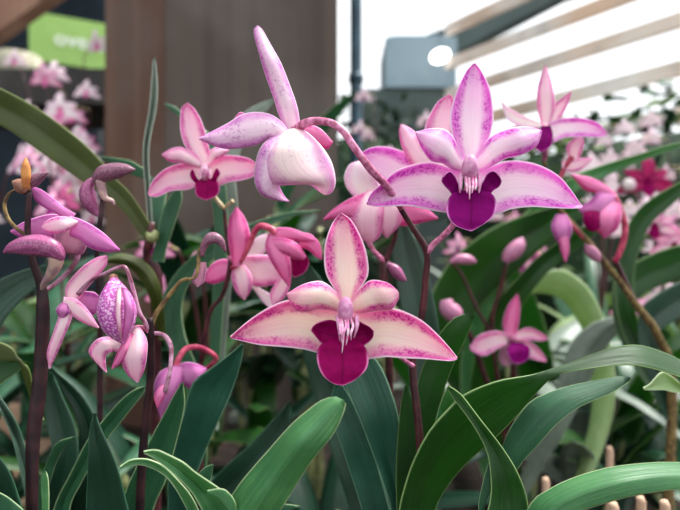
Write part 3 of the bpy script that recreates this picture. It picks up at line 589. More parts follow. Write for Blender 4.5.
pet(f, 'lateral_sepal', [(127, 332), (121, 345), (115, 358), (111.5, 368.5)], [(134, 334), (130, 348), (122, 362), (112.5, 369)], [.168, .166, .166], 'pet_deep', fold=-.001)
f = flower(pb, [(151, 334, .174), (158, 333.5, .173), (166, 337, .172), (171, 347, .171), (171, 360, .170), (169.5, 374, .169), (165, 392, .169)], [2, 2.2, 2.4, 2.4, 2.2, 2.2, 2.6], 'pedicel_dusk')
pet(f, 'petal', [(163, 384), (157, 390), (154, 398), (157, 407)], [(169, 386), (166, 394), (162, 402), (158, 407)], [.170, .169, .170], 'pet_deep', cup=-.001)
leaf(pb, [(84, 600), (85, 540), (86, 505), (87, 480), (88, 450), (90, 428), (94.5, 412.6)], [(150, 600), (138, 540), (128, 508), (121, 480), (113, 455), (100, 426), (95.6, 412.6)], [.170, .168, .166, .165, .166], 'leaf_dark', fold=.0025)
leaf(pb, [(128, 600), (118, 530), (126, 490), (150, 440), (165, 412), (174, 395), (182, 382)], [(158, 600), (152, 520), (166, 480), (177, 440), (184, 410), (184.5, 396), (183, 382)], [.192, .192, .190, .187], 'leaf_mid', fold=.0025)

# =================================================================== pale noded cane with the olive leaf (I)
pi_ = plant(155, 0.27, 'orchid cane with a huge olive green leaf arching off past the left edge')
cane(pi_, [(152, 222, .25), (150, 240, .25), (147, 256, .252), (156, 275, .255), (156, 330, .26), (156, 400, .265), foot(pi_)], [3, 5, 4, 6, 5, 5, 6], 'cane')
MB().tube([(148, 232, .2495), (152, 238, .249), (157, 231, .2495)], [3, 5.5, 3]).build('node_joint', 'cane_green', pi_)
leaf(pi_, [(156, 240), (149, 222), (130, 193), (115, 178), (104, 164), (80, 140), (40, 110), (0, 88), (-60, 62), (-120, 50)], [(150, 244), (141, 235), (124, 212), (106, 196), (88, 185), (60, 166), (28, 143), (0, 125), (-60, 100), (-120, 60)], [.249, .246, .24, .232, .222], 'leaf_olive', fold=.002, nv=40)
leaf(pi_, [(149, 240), (146, 198), (143, 150), (149, 110), (152, 75), (153.4, 57)], [(154, 240), (151, 198), (149, 150), (156, 110), (157.6, 85), (154.8, 57)], [.25, .25, .25], 'leaf_grey', fold=.004)
leaf(pi_, [(150, 262), (156, 240), (162, 212), (170, 196), (180, 186)], [(164, 262), (168, 244), (176, 220), (182, 200), (181, 187)], [.252, .25, .249], 'leaf_mid', fold=.001)
leaf(pi_, [(150, 236), (150, 180), (135, 163), (118, 158), (98, 156)], [(160, 236), (166, 185), (148, 180), (125, 172), (99, 157)], [.252, .262, .27], 'leaf_mid')
leaf(pi_, [(158, 340), (150, 300), (138, 276), (125, 266), (108, 263), (98, 266)], [(166, 340), (163, 300), (154, 272), (138, 258), (118, 254), (98, 264)], [.26, .245, .236], 'leaf_olive', fold=-.002)

# buds on slim stalk (H)
ph = plant(100, 0.21, 'slender orchid stalk topped by two hooked dull mauve buds beside the olive leaf')
cane(ph, [(103, 186, .199), (102, 206, .2), (100, 222, .2), (97, 260, .203), (100, 320, .206), (100, 420, .21), foot(ph)], [1.8, 2.2, 2.4, 2.4, 2.6, 2.8, 4], 'cane_dark')
bb = MB().tube([(100, 187, .198), (98.5, 180, .1975), (104, 174, .1965), (115, 171, .1955), (126, 169.5, .195), (135, 169.5, .195)], [2.5, 6, 8.4, 8.2, 5.6, .8], m=36, n=14).build('bud', 'bud_dull', ph)
MB().tube([(100, 180, .1965), (102, 190, .197), (105, 198, .1975), (112, 201, .198), (114.5, 205, .198)], [4.5, 4, 3.2, 2.2, .7], n=12).build('spur', 'spur', bb)
MB().tube([(98, 178, .199), (91, 182, .199), (87, 191, .199), (89, 202, .199), (95, 211, .2), (101, 216, .2)], [1.2, 4, 7, 7.2, 4.6, 2], m=30, n=14).build('bud', 'bud_mauve', ph)

# =================================================================== RIGHT: blurred flowering plants
pr = plant(660, 0.34, 'orchid with a pink star flower and hanging magenta flowers on one leaning brown stalk')
cane(pr, [(544, 160, .266), (548, 180, .274), (553, 200, .284), (562, 212, .29), (588, 242, .295), (615, 275, .298), (637, 306, .302), (659, 338, .31), (672, 400, .325), foot(pr)], [1.6, 1.8, 2, 2.2, 2.8, 3, 3.6, 4, 4.4, 5], 'twig')
cane(pr, [(637, 306, .302), (628, 288, .3), (618, 266, .298), (614, 258, .297)], [3, 2.8, 2.6, 2.4], 'cane')
f = flower(pr, [(615, 262, .297), (622, 246, .294), (625, 226, .292), (619, 206, .29), (613, 197, .288)], [2.8, 3, 3, 3, 4], 'pedicel_red')
pet(f, 'dorsal_sepal', [(616, 193), (604, 184), (589, 177), (571, 174)], [(612, 203), (600, 194), (585, 190), (572, 176)], [.288, .285, .285], 'pet_deep', cup=-.002)
pet(f, 'petal', [(614, 192), (600, 190), (590, 200), (578, 208)], [(618, 204), (608, 212), (594, 220), (580, 212)], [.288, .284, .284], 'pet_purple', cup=-.003)
pet(f, 'lateral_sepal', [(608, 200), (596, 208), (590, 222), (604, 238)], [(620, 202), (622, 214), (618, 228), (606, 238)], [.287, .283, .286], 'pet_deep', cup=-.003)
m = MB(); m.blade([(592, 205), (583, 214), (586, 228), (592, 232)], [(602, 205), (602, 216), (600, 228), (594, 232)], [.284, .281, .282], cup=-.002); m.build('lip', 'lip', f)
f = flower(pr, [(588, 242, .295), (578, 232, .293), (568, 222, .29), (562, 216, .289)], [2, 2.2, 2.4, 3.4], 'pedicel_red')
pet(f, 'petal', [(556, 214), (551, 226), (556, 240), (562, 246)], [(566, 214), (572, 226), (570, 238), (563, 246)], [.288, .286, .288], 'pet_purple', cup=-.002)
pet(f, 'petal', [(562, 228), (559, 240), (561, 252), (565, 262)], [(568, 228), (569, 240), (569, 252), (566, 262)], [.286, .285, .286], 'pet_deep', cup=-.001)
MB().tube([(600, 262, .297), (596, 257, .296), (590, 250, .295), (586, 244, .295)], [1, 5, 5.5, 1.5], n=12).build('bud', 'bud_pink', pr)
leaf(pr, [(660, 400), (622, 330), (615, 280), (622, 240), (634, 215), (655, 196), (700, 172)], [(670, 400), (640, 330), (634, 280), (640, 248), (652, 223), (672, 205), (701, 176)], [.33, .34, .345, .34], 'leaf_deep', fold=.003)
leaf(pr, [(668, 420), (620, 340), (612, 290), (627, 268), (650, 255), (680, 245), (730, 240)], [(680, 420), (645, 350), (636, 310), (642, 296), (660, 286), (685, 277), (731, 242)], [.33, .35, .36, .355], 'leaf_deep', fold=.003)
leaf(pr, [(665, 420), (640, 350), (640, 312), (652, 298), (680, 282), (730, 270)], [(680, 420), (660, 350), (660, 332), (680, 318), (700, 306), (731, 272)], [.325, .33, .335], 'leaf_dark', fold=.003)

ps = pr
f = flower(ps, [(544, 160, .266), (546, 150, .262), (546, 136, .257), (545, 126, .253)], [2.4, 2.6, 3, 4.5], 'pedicel')
pet(f, 'dorsal_sepal', [(541, 124), (537, 106), (538, 86), (545, 65)], [(550, 124), (555, 106), (552, 84), (545.8, 65)], [.253, .251, .253], 'pet_soft', cup=-.0015)
pet(f, 'petal', [(540, 122), (524, 116), (508, 107), (502, 101)], [(541, 127), (524, 127), (508, 120), (501, 102.5)], [.253, .251, .25], 'pet_white', cup=.002)
pet(f, 'petal', [(548, 122), (553, 106), (562, 98), (571, 91.5)], [(554, 124), (562, 116), (568, 104), (571.6, 92.5)], [.254, .253, .252], 'pet_soft', cup=.002)
pet(f, 'lateral_sepal', [(550, 122), (564, 118), (582, 118), (598, 123), (607, 133)], [(554, 143), (564, 138), (580, 137), (596, 137), (606, 136)], [.253, .250, .248], 'pet_top', cup=.003)
pet(f, 'lateral_sepal', [(538, 126), (524, 124), (508, 128), (500, 134)], [(540, 142), (524, 142), (510, 142), (500, 136)], [.255, .253, .252], 'pet_soft', cup=.002)
m = MB(); m.blade([(541, 126), (537, 136), (534, 146), (540, 152)], [(551, 126), (553, 136), (551, 146), (542, 152)], [.251, .248, .249], cup=.0015); m.build('lip', 'lip_violet', f)
f = flower(ps, [(549, 200, .271), (556, 186, .268), (564, 170, .265), (572, 156, .262)], [2, 2.2, 2.4, 3], 'pedicel_red')
pet(f, 'petal', [(570, 160), (566, 148), (572, 140), (582, 136)], [(578, 160), (582, 152), (584, 144), (583, 137)], [.262, .26, .26], 'pet_soft')
pet(f, 'petal', [(562, 168), (570, 172), (580, 170), (592, 160)], [(562, 162), (570, 160), (582, 158), (592, 158)], [.264, .262, .262], 'pet_soft')

pg = plant(515, 0.40, 'small blurred pink orchid flower low between the broad leaves on the right')
cane(pg, [(512, 348, .355), (513, 380, .37), (514, 440, .39), foot(pg)], [2.4, 3, 3.4, 4], 'cane')
f = flower(pg, [(512, 352, .355), (512, 345, .348), (512, 336, .340)], [2.6, 3, 5], 'pedicel')
pet(f, 'dorsal_sepal', [(505, 336), (503, 322), (508, 306), (517, 294)], [(516, 336), (519, 322), (520, 306), (518, 294)], [.34, .338, .34], 'pet_deep', cup=.002)
pet(f, 'petal', [(508, 334), (496, 331), (480, 335), (470, 346)], [(508, 344), (496, 350), (484, 356), (470, 350)], [.34, .338, .335], 'pet_soft', cup=.003)
pet(f, 'petal', [(516, 332), (528, 328), (540, 332), (548, 338)], [(516, 340), (530, 340), (540, 341), (548, 339.5)], [.34, .338, .337], 'pet_soft', cup=.003)
pet(f, 'lateral_sepal', [(516, 338), (528, 340), (540, 350), (547, 361)], [(514, 350), (524, 356), (536, 360), (546, 362)], [.342, .339, .336], 'pet_soft', cup=.003)
pet(f, 'lateral_sepal', [(506, 340), (500, 350), (500, 362), (506, 366)], [(514, 340), (512, 352), (512, 364), (507, 366)], [.343, .341, .34], 'pet_dusty', cup=.002)
m = MB(); m.blade([(512, 342), (507, 350), (510, 360), (518, 364)], [(522, 342), (530, 348), (529, 358), (520, 364)], [.337, .333, .333], cup=.0015); m.build('lip', 'lip_violet', f)
MB().tube([(446, 300, .36), (448, 308, .36), (455, 315, .36), (460, 322, .36)], [6, 9, 9, 3], n=12).build('bud', 'bud_pink', pg)
MB().tube([(505, 262, .37), (509, 256, .37), (515, 250, .369), (520, 243, .369), (523, 238, .368)], [3, 7, 8, 6, 1.5], n=12).build('bud', 'bud_pink', pg)
MB().tube([(450, 262, .372), (460, 259, .37), (470, 260, .37), (476, 262, .37)], [2, 5, 4.5, 1.2], n=12).build('bud', 'bud_pink', pg)
cane(pg, [(451, 262, .372), (462, 275, .374), (478, 310, .378), (492, 335, .38)], [1.4, 1.5, 1.6, 2], name='bud_stalk')
cane(pg, [(507, 262, .372), (500, 290, .376), (492, 330, .38), (505, 430, .388)], [1.8, 2, 2.2, 2.4], name='bud_stalk')
cane(pg, [(459, 318, .36), (470, 335, .365), (486, 380, .375), (505, 430, .388), foot(pg)], [2.4, 2.8, 3, 3.2, 4], 'cane', name='stalk')
leaf(pg, [(505, 470), (458, 400), (430, 350), (430, 300), (450, 262), (480, 236), (510, 220), (560, 205), (600, 200)], [(520, 470), (490, 410), (468, 370), (466, 330), (486, 300), (512, 276), (540, 250), (575, 222), (600, 202)], [.42, .41, .40, .385, .37], 'leaf_deep', fold=.004)
leaf(pg, [(510, 500), (540, 430), (556, 390), (568, 350), (585, 328), (606, 318), (627, 314)], [(524, 500), (566, 430), (590, 380), (602, 356), (612, 340), (622, 328), (628, 316)], [.40, .38, .37], 'leaf_grey', fold=-.006)
leaf(pg, [(560, 520), (590, 420), (588, 350), (576, 318), (562, 300), (548, 294), (526, 293)], [(575, 520), (612, 420), (612, 350), (596, 300), (578, 278), (556, 269), (527, 286)], [.41, .42, .42, .41], 'leaf_pale', cup=-.004, tilt=-.01)  # pale green here paints a glossy reflection into the leaf colour

leaf(pg, [(490, 500), (462, 400), (466, 330), (490, 262), (530, 208), (562, 184), (582, 172), (610, 162.5), (636, 155), (665, 146), (700, 138)], [(505, 500), (482, 400), (484, 340), (506, 276), (544, 222), (574, 193), (590, 184), (618, 171), (640, 162), (668, 151.5), (701, 141)], [.41, .405, .40, .37, .34], 'leaf_bright', fold=.002, nv=44)
leaf(pg, [(520, 500), (484, 430), (470, 390), (480, 340), (493, 306), (518, 277), (542, 253), (575, 232), (612, 214)], [(535, 500), (506, 430), (494, 395), (505, 350), (516, 318), (535, 288), (556, 265), (585, 243), (613, 216)], [.41, .40, .385, .37, .35], 'leaf_deep', fold=.003)

pk = plant(640, 0.155, 'orchid with a long glossy leaf sweeping out of the lower right corner')
cane(pk, [(560, 600, .150), (585, 680, .153), foot(pk)], [5, 6, 7], 'cane_green')
leaf(pk, [(535, 600), (515, 550), (530, 505), (548, 490), (573, 478), (607, 468), (647, 463), (680, 462.5), (730, 466), (790, 490)], [(585, 600), (565, 560), (562, 530), (575, 514), (590, 508), (613, 501), (643, 494), (680, 489.5), (730, 490), (791, 494)], [.150, .148, .146, .147, .150], 'leaf_bright', fold=[-.002, -.003, -.003, -.002], nv=40, tilt=-.008)
leaf(pk, [(700, 430), (698, 400), (682, 385), (664, 372), (655, 378), (650, 384), (643, 388)], [(710, 430), (706, 410), (690, 396), (672, 392), (664, 390), (654, 390), (644, 389.5)], [.22, .21, .205], 'leaf_pale', cup=.003)
leaf(pk, [(600, 640), (690, 560), (705, 470), (690, 400), (672, 372), (663, 368)], [(620, 640), (715, 560), (722, 470), (704, 400), (684, 366), (664, 364)], [.17, .2, .215, .215], 'leaf_deep')

# =================================================================== background plants (world-space generator)
def strap(mb, o, az, length, width, elev, droop, mi=0, n=12, seed=0, tw=0.0):
    p = Vector(o); g = []; e = elev
    side = Vector((-math.sin(az), math.cos(az), 0))
    for i in range(n + 1):
        v = i / n
        w = width * 0.5 * (math.sin(math.pi * (0.12 + 0.88 * v) ** 0.8) ** 0.6 if v < 1 else 0.02)
        d = Vector((math.cos(az) * math.cos(e), math.sin(az) * math.cos(e), math.sin(e)))
        up = side.cross(d)
        s2 = side * math.cos(tw * v) + up * math.sin(tw * v)
        g.append([p + s2 * w * q + up * (abs(q) * w * 0.25) for q in (-1, -.66, -.33, 0, .33, .66, 1)])
        p = p + d * (length / n); e -= droop / n
    mb.grid(g, th=0.001, mi=mi)

def blossom(mb, c, size, face, mi_p, mi_l, seed=0):
    """five tepals and a lip facing along FACE"""
    fz = Vector(face).normalized(); fx = fz.cross(Vector((0, 0, 1))).normalized(); fy = fx.cross(fz) * -1
    fy = fz.cross(fx) if fz.cross(fx).z > 0 else fx.cross(fz)
    for ang, ln, wd in ((90, .5, .24), (158, .42, .2), (22, .42, .2), (205, .55, .27), (-25, .55, .27)):
        a = math.radians(ang + rnd.uniform(-6, 6)); g = []
        dr = fx * math.cos(a) + fy * math.sin(a); sd = fx * -math.sin(a) + fy * math.cos(a)
        for i in range(8):
            v = i / 7; w = wd * size * .5 * math.sin(math.pi * (0.15 + 0.84 * v)) ** .7
            mid = c + dr * (size * ln * v) + fz * size * (0.05 + 0.14 * v * (1 - v) * 2 - .08 * v)
            g.append([mid + sd * w * q + fz * abs(q) * w * 0.3 for q in (-1, -.5, 0, .5, 1)])
        mb.grid(g, th=0.0006, mi=mi_p)
    g = []
    for i in range(6):
        v = i / 5; w = .13 * size * math.sin(math.pi * (0.2 + 0.75 * v)) ** .6
        mid = c - fy * (size * .3 * v) + fz * size * (.1 + .1 * v)
        g.append([mid + fx * w * q - fz * abs(q) * w * .4 for q in (-1, -.5, 0, .5, 1)])
    mb.grid(g, th=0.0006, mi=mi_l)
    mb.ball(c + fz * size * .1, size * .05, size * .07, size * .05, mi=mi_l, n=8)

def bgplant(x, d, label, hgt=.2, nl=8, ll=.2, lw=.026, spikes=(), lmats=('leaf_dark', 'leaf_deep', 'leaf_mid'), group=None, seed=0, size=.04, pm=('pet_white', 'pet_soft'), lip='lip_violet'):
    global rnd
    rnd = random.Random(seed + 100)
    pl = plant(x, d, label, group); w = Vector(pl['_w'])
    nc = max(2, nl // 4)
    tops = []
    for k in range(nc):
        a = rnd.uniform(0, 6.28); top = w + Vector((math.cos(a) * .03, math.sin(a) * .03, hgt * rnd.uniform(.5, .95)))
        b0 = w + Vector((math.cos(a) * .012, math.sin(a) * .012, 0))
        m = MB(); pts = [b0.lerp(top, i / 8) for i in range(9)]
        m.tube3(pts, [.004 + .0015 * math.sin(i * 2.2) for i in range(9)], 8); m.build('cane', 'cane_green', pl); tops.append((b0, top))
    for k in range(nl):
        b0, top = tops[k % nc]; o = b0.lerp(top, rnd.uniform(.35, 1))
        m = MB(); az = 6.283 * (k + rnd.uniform(-.3, .3)) / nl
        strap(m, o, az, ll * rnd.uniform(.75, 1.15), lw * rnd.uniform(.8, 1.2), rnd.uniform(.7, 1.35), rnd.uniform(.5, 1.9), n=12, tw=rnd.uniform(-.6, .6))
        m.build('leaf', rnd.choice(lmats), pl)
    for (sx, sy, sd, nf) in spikes:
        tip = P(sx, sy, sd); m = MB(); pts = []
        b0 = tops[0][1]
        for i in range(13):
            t = i / 12; p = b0.lerp(tip, t); p.z += .03 * math.sin(math.pi * t); pts.append(p)
        m.tube3(pts, [.0022 - .0012 * i / 12 for i in range(13)], 8); m.build('flower_stem', 'cane', pl)
        for q in range(nf):
            t = 1 - q * (.62 / max(1, nf)); base = pts[int(t * 12)]
            c = base + Vector((rnd.uniform(-.9, .9), rnd.uniform(-.5, .1), rnd.uniform(-.5, .5))) * size
            m = MB(); m.tube3([base, (base + c) / 2 + Vector((0, 0, .004)), c], [.001, .001, .0012], 6, mi=2)
            blossom(m, c, size * rnd.uniform(.85, 1.15), (rnd.uniform(-.6, .6), -1, rnd.uniform(-.3, .3)), 0, 1)
            m.build('flower', [rnd.choice(pm), lip, 'pedicel_green'], pl)
    return pl

bgplant(70, 1.05, 'pale pink orchid sprays massed in front of the green sign', .24, 8, .14, spikes=[(84, 56, .95, 6), (66, 96, .95, 7), (44, 76, 1.0, 6), (90, 110, .85, 5), (20, 66, 1.05, 3), (60, 128, .9, 5)], seed=3, size=.052, lip='pet_deep', pm=('pet_white', 'pet_white', 'pet_soft'))
bgplant(60, .62, 'orchid with pink blooms beneath the olive leaf on the left', .2, 10, .2, spikes=[(72, 188, .6, 3), (48, 150, .62, 2)], seed=5, size=.035, pm=('pet_soft', 'pet_deep'))
bgplant(10, .5, 'bushy orchid with broad green leaves filling the left edge behind the dark cane', .16, 12, .2, .034, seed=6, lmats=('leaf_mid', 'leaf_dark', 'leaf_dark'))
bgplant(110, .42, 'leafy flowerless orchid behind the speckled bud', .12, 10, .16, .03, seed=7, lmats=('leaf_dark', 'leaf_dark', 'leaf_deep'))
bgplant(182, .46, 'small orchid with soft pink flowers at the foot of the brown post', .14, 9, .15, .026, spikes=[(178, 250, .44, 2), (200, 262, .44, 1)], seed=8, size=.028, pm=('pet_deep', 'pet_soft'))
bgplant(190, .60, 'dark bushy flowerless orchid right before the left half of the timber post', .33, 18, .17, .036, seed=31, lmats=('leaf_dark', 'leaf_dark', 'leaf_deep'))
bgplant(252, .62, 'dark bushy flowerless orchid before the middle of the timber post', .36, 20, .17, .036, seed=32, lmats=('leaf_dark', 'leaf_dark', 'leaf_deep', 'leaf_mid'))
bgplant(318, .60, 'dark bushy flowerless orchid before the right edge of the timber post', .36, 18, .16, .036, seed=33, lmats=('leaf_dark', 'leaf_dark', 'leaf_deep'))
bgplant(262, .50, 'dark leaved orchid in the shade under the drooping flower', .14, 8, .15, .026, seed=9, lmats=('leaf_dark', 'leaf_deep'))
bgplant(305, .42, 'low orchid with dark blades behind the front flower', .11, 9, .16, .03, seed=10, lmats=('leaf_dark', 'leaf_deep'))
bgplant(420, .52, 'orchid clump with upright green blades behind the centre cane', .17, 11, .2, .034, spikes=[(446, 262, .5, 1)], seed=11, size=.03, pm=('pet_soft',), lmats=('leaf_mid', 'leaf_dark', 'leaf_deep'))
bgplant(520, .58, 'orchid clump with grey green blades and pink buds under the top bloom', .2, 12, .22, .036, spikes=[(512, 250, .56, 2), (536, 252, .56, 1)], seed=12, size=.028, pm=('pet_soft', 'pet_deep'), lmats=('leaf_mid', 'leaf_grey', 'leaf_deep'))
bgplant(600, .50, 'orchid clump with dark blades crossing in front of white blossoms on the right', .16, 12, .2, .034, seed=13, lmats=('leaf_dark', 'leaf_deep', 'leaf_grey'))
bgplant(668, .48, 'orchid with pale pink double blooms at the right edge', .18, 9, .2, .032, spikes=[(655, 236, .44, 4), (668, 262, .44, 2)], seed=14, size=.034, pm=('pet_white', 'pet_soft'), lip='lip')
M['pet_magenta'] = petal_mat('petal_dark_magenta', hexc('c01468'), hexc('a00c58'), hexc('7a0440'), hexc('d04a90'), .3, .3)
pm_ = bgplant(640, .66, 'orchid carrying one dark magenta bloom near the right edge', .2, 9, .2, .03, spikes=[(650, 190, .54, 0)], seed=15)
m = MB(); cc = P(646, 181, .53); m.tube3([P(650, 190, .54), cc], [.0012, .0014], 6, mi=2); blossom(m, cc, .056, (-.2, -1, 0), 0, 1); m.build('flower', ['pet_magenta', 'lip', 'pedicel'], pm_)
m = MB(); cc = P(629, 185, .53); m.tube3([P(640, 200, .55), cc], [.0012, .0014], 6, mi=2); m.ball(cc, .007, .007, .007, mi=0); m.build('bud', ['pet_white', 'lip', 'pedicel'], pm_)
bgplant(585, .85, 'distant orchid with white blossoms left of the dark magenta bloom', .24, 10, .22, .03, spikes=[(610, 126, .85, 6), (640, 118, .85, 6), (580, 150, .85, 5), (600, 170, .8, 4), (620, 205, .7, 3)], seed=16, size=.034, lip='pet_white', pm=('pet_white', 'pet_white'), lmats=('leaf_mid', 'leaf_pale', 'leaf_deep'))
bgplant(690, .9, 'distant orchid with white blossoms in the upper right corner of the bed', .24, 9, .22, .03, spikes=[(668, 140, .85, 6), (676, 172, .8, 5), (660, 205, .75, 4)], seed=17, size=.036, lip='pet_soft', pm=('pet_white', 'pet_white'), lmats=('leaf_mid', 'leaf_pale'))
bgplant(385, 1.0, 'distant pale flowered orchid beside the blue metal pole',   .26, 9, .13, .03, spikes=[(374, 95, 1.0, 3), (372, 130, .95, 4), (395, 150, .95, 3), (425, 130, 1.0, 2)], seed=18, size=.034, pm=('pet_white',), lmats=('leaf_mid', 'leaf_pale', 'leaf_bright'))
bgplant(490, 1.1, 'far orchid clump glimpsed behind the top bloom', .3, 12, .28, .036, seed=19, lip='pet_soft', spikes=[(505, 215, .9, 4), (470, 240, .9, 3), (545, 190, .9, 4)], pm=('pet_white', 'pet_soft'), size=.034, lmats=('leaf_mid', 'leaf_pale', 'leaf_grey'))
bgplant(0, .75, 'orchid with a mint green blade and white flowers at the left edge', .24, 10, .14, .036, spikes=[(8, 170, .72, 2)], seed=20, size=.034, pm=('pet_white',), lmats=('leaf_pale', 'leaf_mid', 'leaf_dark'))

# =================================================================== setting
rnd = random.Random(5)
s = NT('bark_mulch'); n1 = s.noise(60, 5, .65); n2 = s.noise(14, 3)
c = s.mix(s.mr(n1, .35, .7), hexc('120e0c'), hexc('342822')); c = s.mix(s.math('MULTIPLY', s.mr(n2, .5, .7), .4), c, hexc('3a3f2c'))
M['mulch'] = s.surf(c, .9, .2, bump=n1, bstr=1.0, bdist=.01)
m = MB(); N = 90; g = []
for i in range(N + 1):
    row = []
    for j in range(N + 1):
        x = -6 + 12 * j / N; y = -4 + 12 * i / N
        row.append(Vector((x, y, -.004 + .003 * math.sin(x * 7.1 + y * 3.3) * math.cos(y * 5.7 - x * 2))))
    g.append(row)
m.grid(g, th=0.004); struct(m.build('ground', 'mulch'))

def wood(name, a, b, sx=40, rough=.75, rz=1.5):
    s = NT(name); mp = s.n('ShaderNodeMapping'); mp.inputs['Scale'].default_value = (sx, sx, rz); s.l(s.obj(), mp.inputs[0])
    n = s.noise(1, 2, .4, mp.outputs[0]); k = s.noise(5, 3)
    c = s.mix(s.mr(n, .3, .7), a, b); c = s.mix(s.math('MULTIPLY', s.mr(k, .45, .65), .3), c, hexc('6e6862'))
    return s.surf(c, rough, .3, bump=n, bstr=.4, bdist=.003)
M['post'] = wood('weathered_brown_timber', hexc('463b37'), hexc('52463f'))
M['post2'] = wood('reddish_brown_timber', hexc('5c4236'), hexc('6a4e40'))
M['slat'] = wood('pale_timber_slat', hexc('ecc8ac'), hexc('fbf2ea'), 3)
M['beam'] = wood('rust_brown_timber', hexc('8f6a58'), hexc('a8836e'), 20)

def prism(mb, pts, z0, z1, mi=0):
    b = len(mb.v); k = len(pts)
    for z in (z0, z1):
        for p in pts: mb.v.append(Vector((p[0], p[1], z)))
    for i in range(k):
        j = (i + 1) % k
        mb.f.append([b + i, b + j, b + k + j, b + k + i]); mb.uv.append([(0, 0), (1, 0), (1, 1), (0, 1)]); mb.mi.append(mi)
    mb.f.append([b + k + i for i in range(k)]); mb.uv.append([(0, 0)] * k); mb.mi.append(mi)
    mb.f.append([b + i for i in reversed(range(k))]); mb.uv.append([(0, 0)] * k); mb.mi.append(mi)

# the thick post: corner towards the camera, a lighter board on its left face
th = math.radians(20); cx, cy = P(165, 255, .80).xy
w = .288; ex = Vector((math.cos(th), math.sin(th))); ey = Vector((-math.sin(th), math.cos(th)))
c0 = Vector((cx, cy)); p1 = c0 + ex * w
post = thing('timber_post', 'thick brown timber post rising behind the flowers, a paler board on its left side', 'post', (cx + .1, cy + .1, 0))
m = MB(); prism(m, [c0, p1, p1 + ey * .25, c0 + ey * .25], 0, 2.6); m.build('post_body', 'post', post, smooth=False)
lx = P(105, 255, .86).xy
m = MB(); a = Vector(lx); bb = c0 + Vector((-.002, .004)); dr = (bb - a).normalized(); nn = Vector((-dr.y, dr.x))
prism(m, [a, bb, bb + nn * .03, a + nn * .03], 0, 2.6); m.build('side_board', 'post2', post, smooth=False)

M['metal'] = plain('blue_grey_painted_metal', hexc('2e4654'), hexc('3c5866'), 20, .35, .5, metal=.3)
pl = P(356, 255, 1.25)
pole = thing('metal_pole', 'slim dark blue metal pole rising right beside the timber post', 'pole', (pl.x, pl.y, 0))
m = MB(); m.tube3([Vector((pl.x, pl.y, z)) for z in (0, .5, 1, 1.6, 2.4)], [.0150] * 5, 20); m.build('tube', 'metal', pole)
m = MB(); m.tube3([Vector((pl.x, pl.y, z)) for z in (.0, .012, .012, .03)], [.045, .045, .018, .018], 20); m.build('base_flange', 'metal', pole)
m = MB(); m.tube3([Vector((pl.x, pl.y, z)) for z in (.70, .702, .722, .724)], [.0135, .019, .019, .0135], 20); m.build('collar', 'metal', pole)

# green sign on its stand
M['sign'] = plain('lime_green_board', hexc('9cc468'), hexc('a8cf74'), 6, .5, .3, bstr=.02)
M['signdark'] = plain('dark_metal_stand', hexc('22282c'), hexc('2e3438'), 20, .5, .5)
M['letter'] = plain('white_lettering', hexc('eef6e4'), hexc('f8fcf2'), 20, .5, .3, bstr=.02)
A = P(29, 255, 2.2); B = P(106, 255, 2.33)
sg = thing('sign_board', 'lime green sign with short white lettering left of the timber post', 'sign', (A.x, A.y, 0))
dx = (B - A); dx.z = 0; ln = dx.length; dx.normalize(); nrm = Vector((dx.y, -dx.x, 0))
zt, zb = H + (255 - 11) / F * 2.2, H + (255 - 60) / F * 2.2
rot = Matrix((dx, -nrm, Vector((0, 0, 1)))).transposed()
m = MB(); m.box((A + B) / 2 + Vector((0, 0, (zt + zb) / 2 - H)), ln, .012, zt - zb, rot); m.build('panel', 'sign', sg, smooth=False)
for t in (.08, .92):
    q = A + dx * ln * t - nrm * .016; m = MB(); m.tube3([Vector((q.x, q.y, z)) for z in (0, .6, zt - .02)], [.009] * 3, 12); m.build('stand_leg', 'signdark', sg)
cu = bpy.data.curves.new('lettering', 'FONT'); cu.body = 'overton'; cu.size = .09; cu.extrude = .001; cu.align_x = 'LEFT'; cu.align_y = 'CENTER'; cu.offset = .0015
cu.materials.append(M['letter'])
tmp = bpy.data.objects.new('lettering_curve', cu); C.objects.link(tmp); bpy.context.view_layer.update()
lme = bpy.data.meshes.new_from_object(tmp.evaluated_get(bpy.context.evaluated_depsgraph_get())); bpy.data.objects.remove(tmp); bpy.data.curves.remove(cu)
lt = bpy.data.objects.new('lettering', lme); C.objects.link(lt); lt.parent = sg
lt.matrix_local = Matrix.Translation(A + dx * .095 + nrm * .008 - Vector(sg['_w'])) @ Matrix((dx, Vector((0, 0, 1)), nrm)).transposed().to_4x4()
lt.location.z = (zt + zb) / 2 + .005

# back walls, roof, beams
M['wallgrey'] = plain('dark_slate_cladding', hexc('2c353e'), hexc('38434c'), 3, .8, .2)
M['wallmid'] = plain('grey_blue_cladding', hexc('4c5856'), hexc('5a6664'), 3, .8, .2)
m = MB(); m.box((-2.75, 4.1, 1.6), 5.1, .1, 3.2); struct(m.build('wall_back', 'wallgrey', smooth=False))
m = MB(); m.box((-3.2, 1.2, 1.6), .1, 5.6, 3.2); struct(m.build('wall_left', 'wallgrey', smooth=False))
m = MB(); m.box((-2.1, 3.2, 3.0), 2.1, 1.6, .06); struct(m.build('ceiling', 'wallgrey', smooth=False))
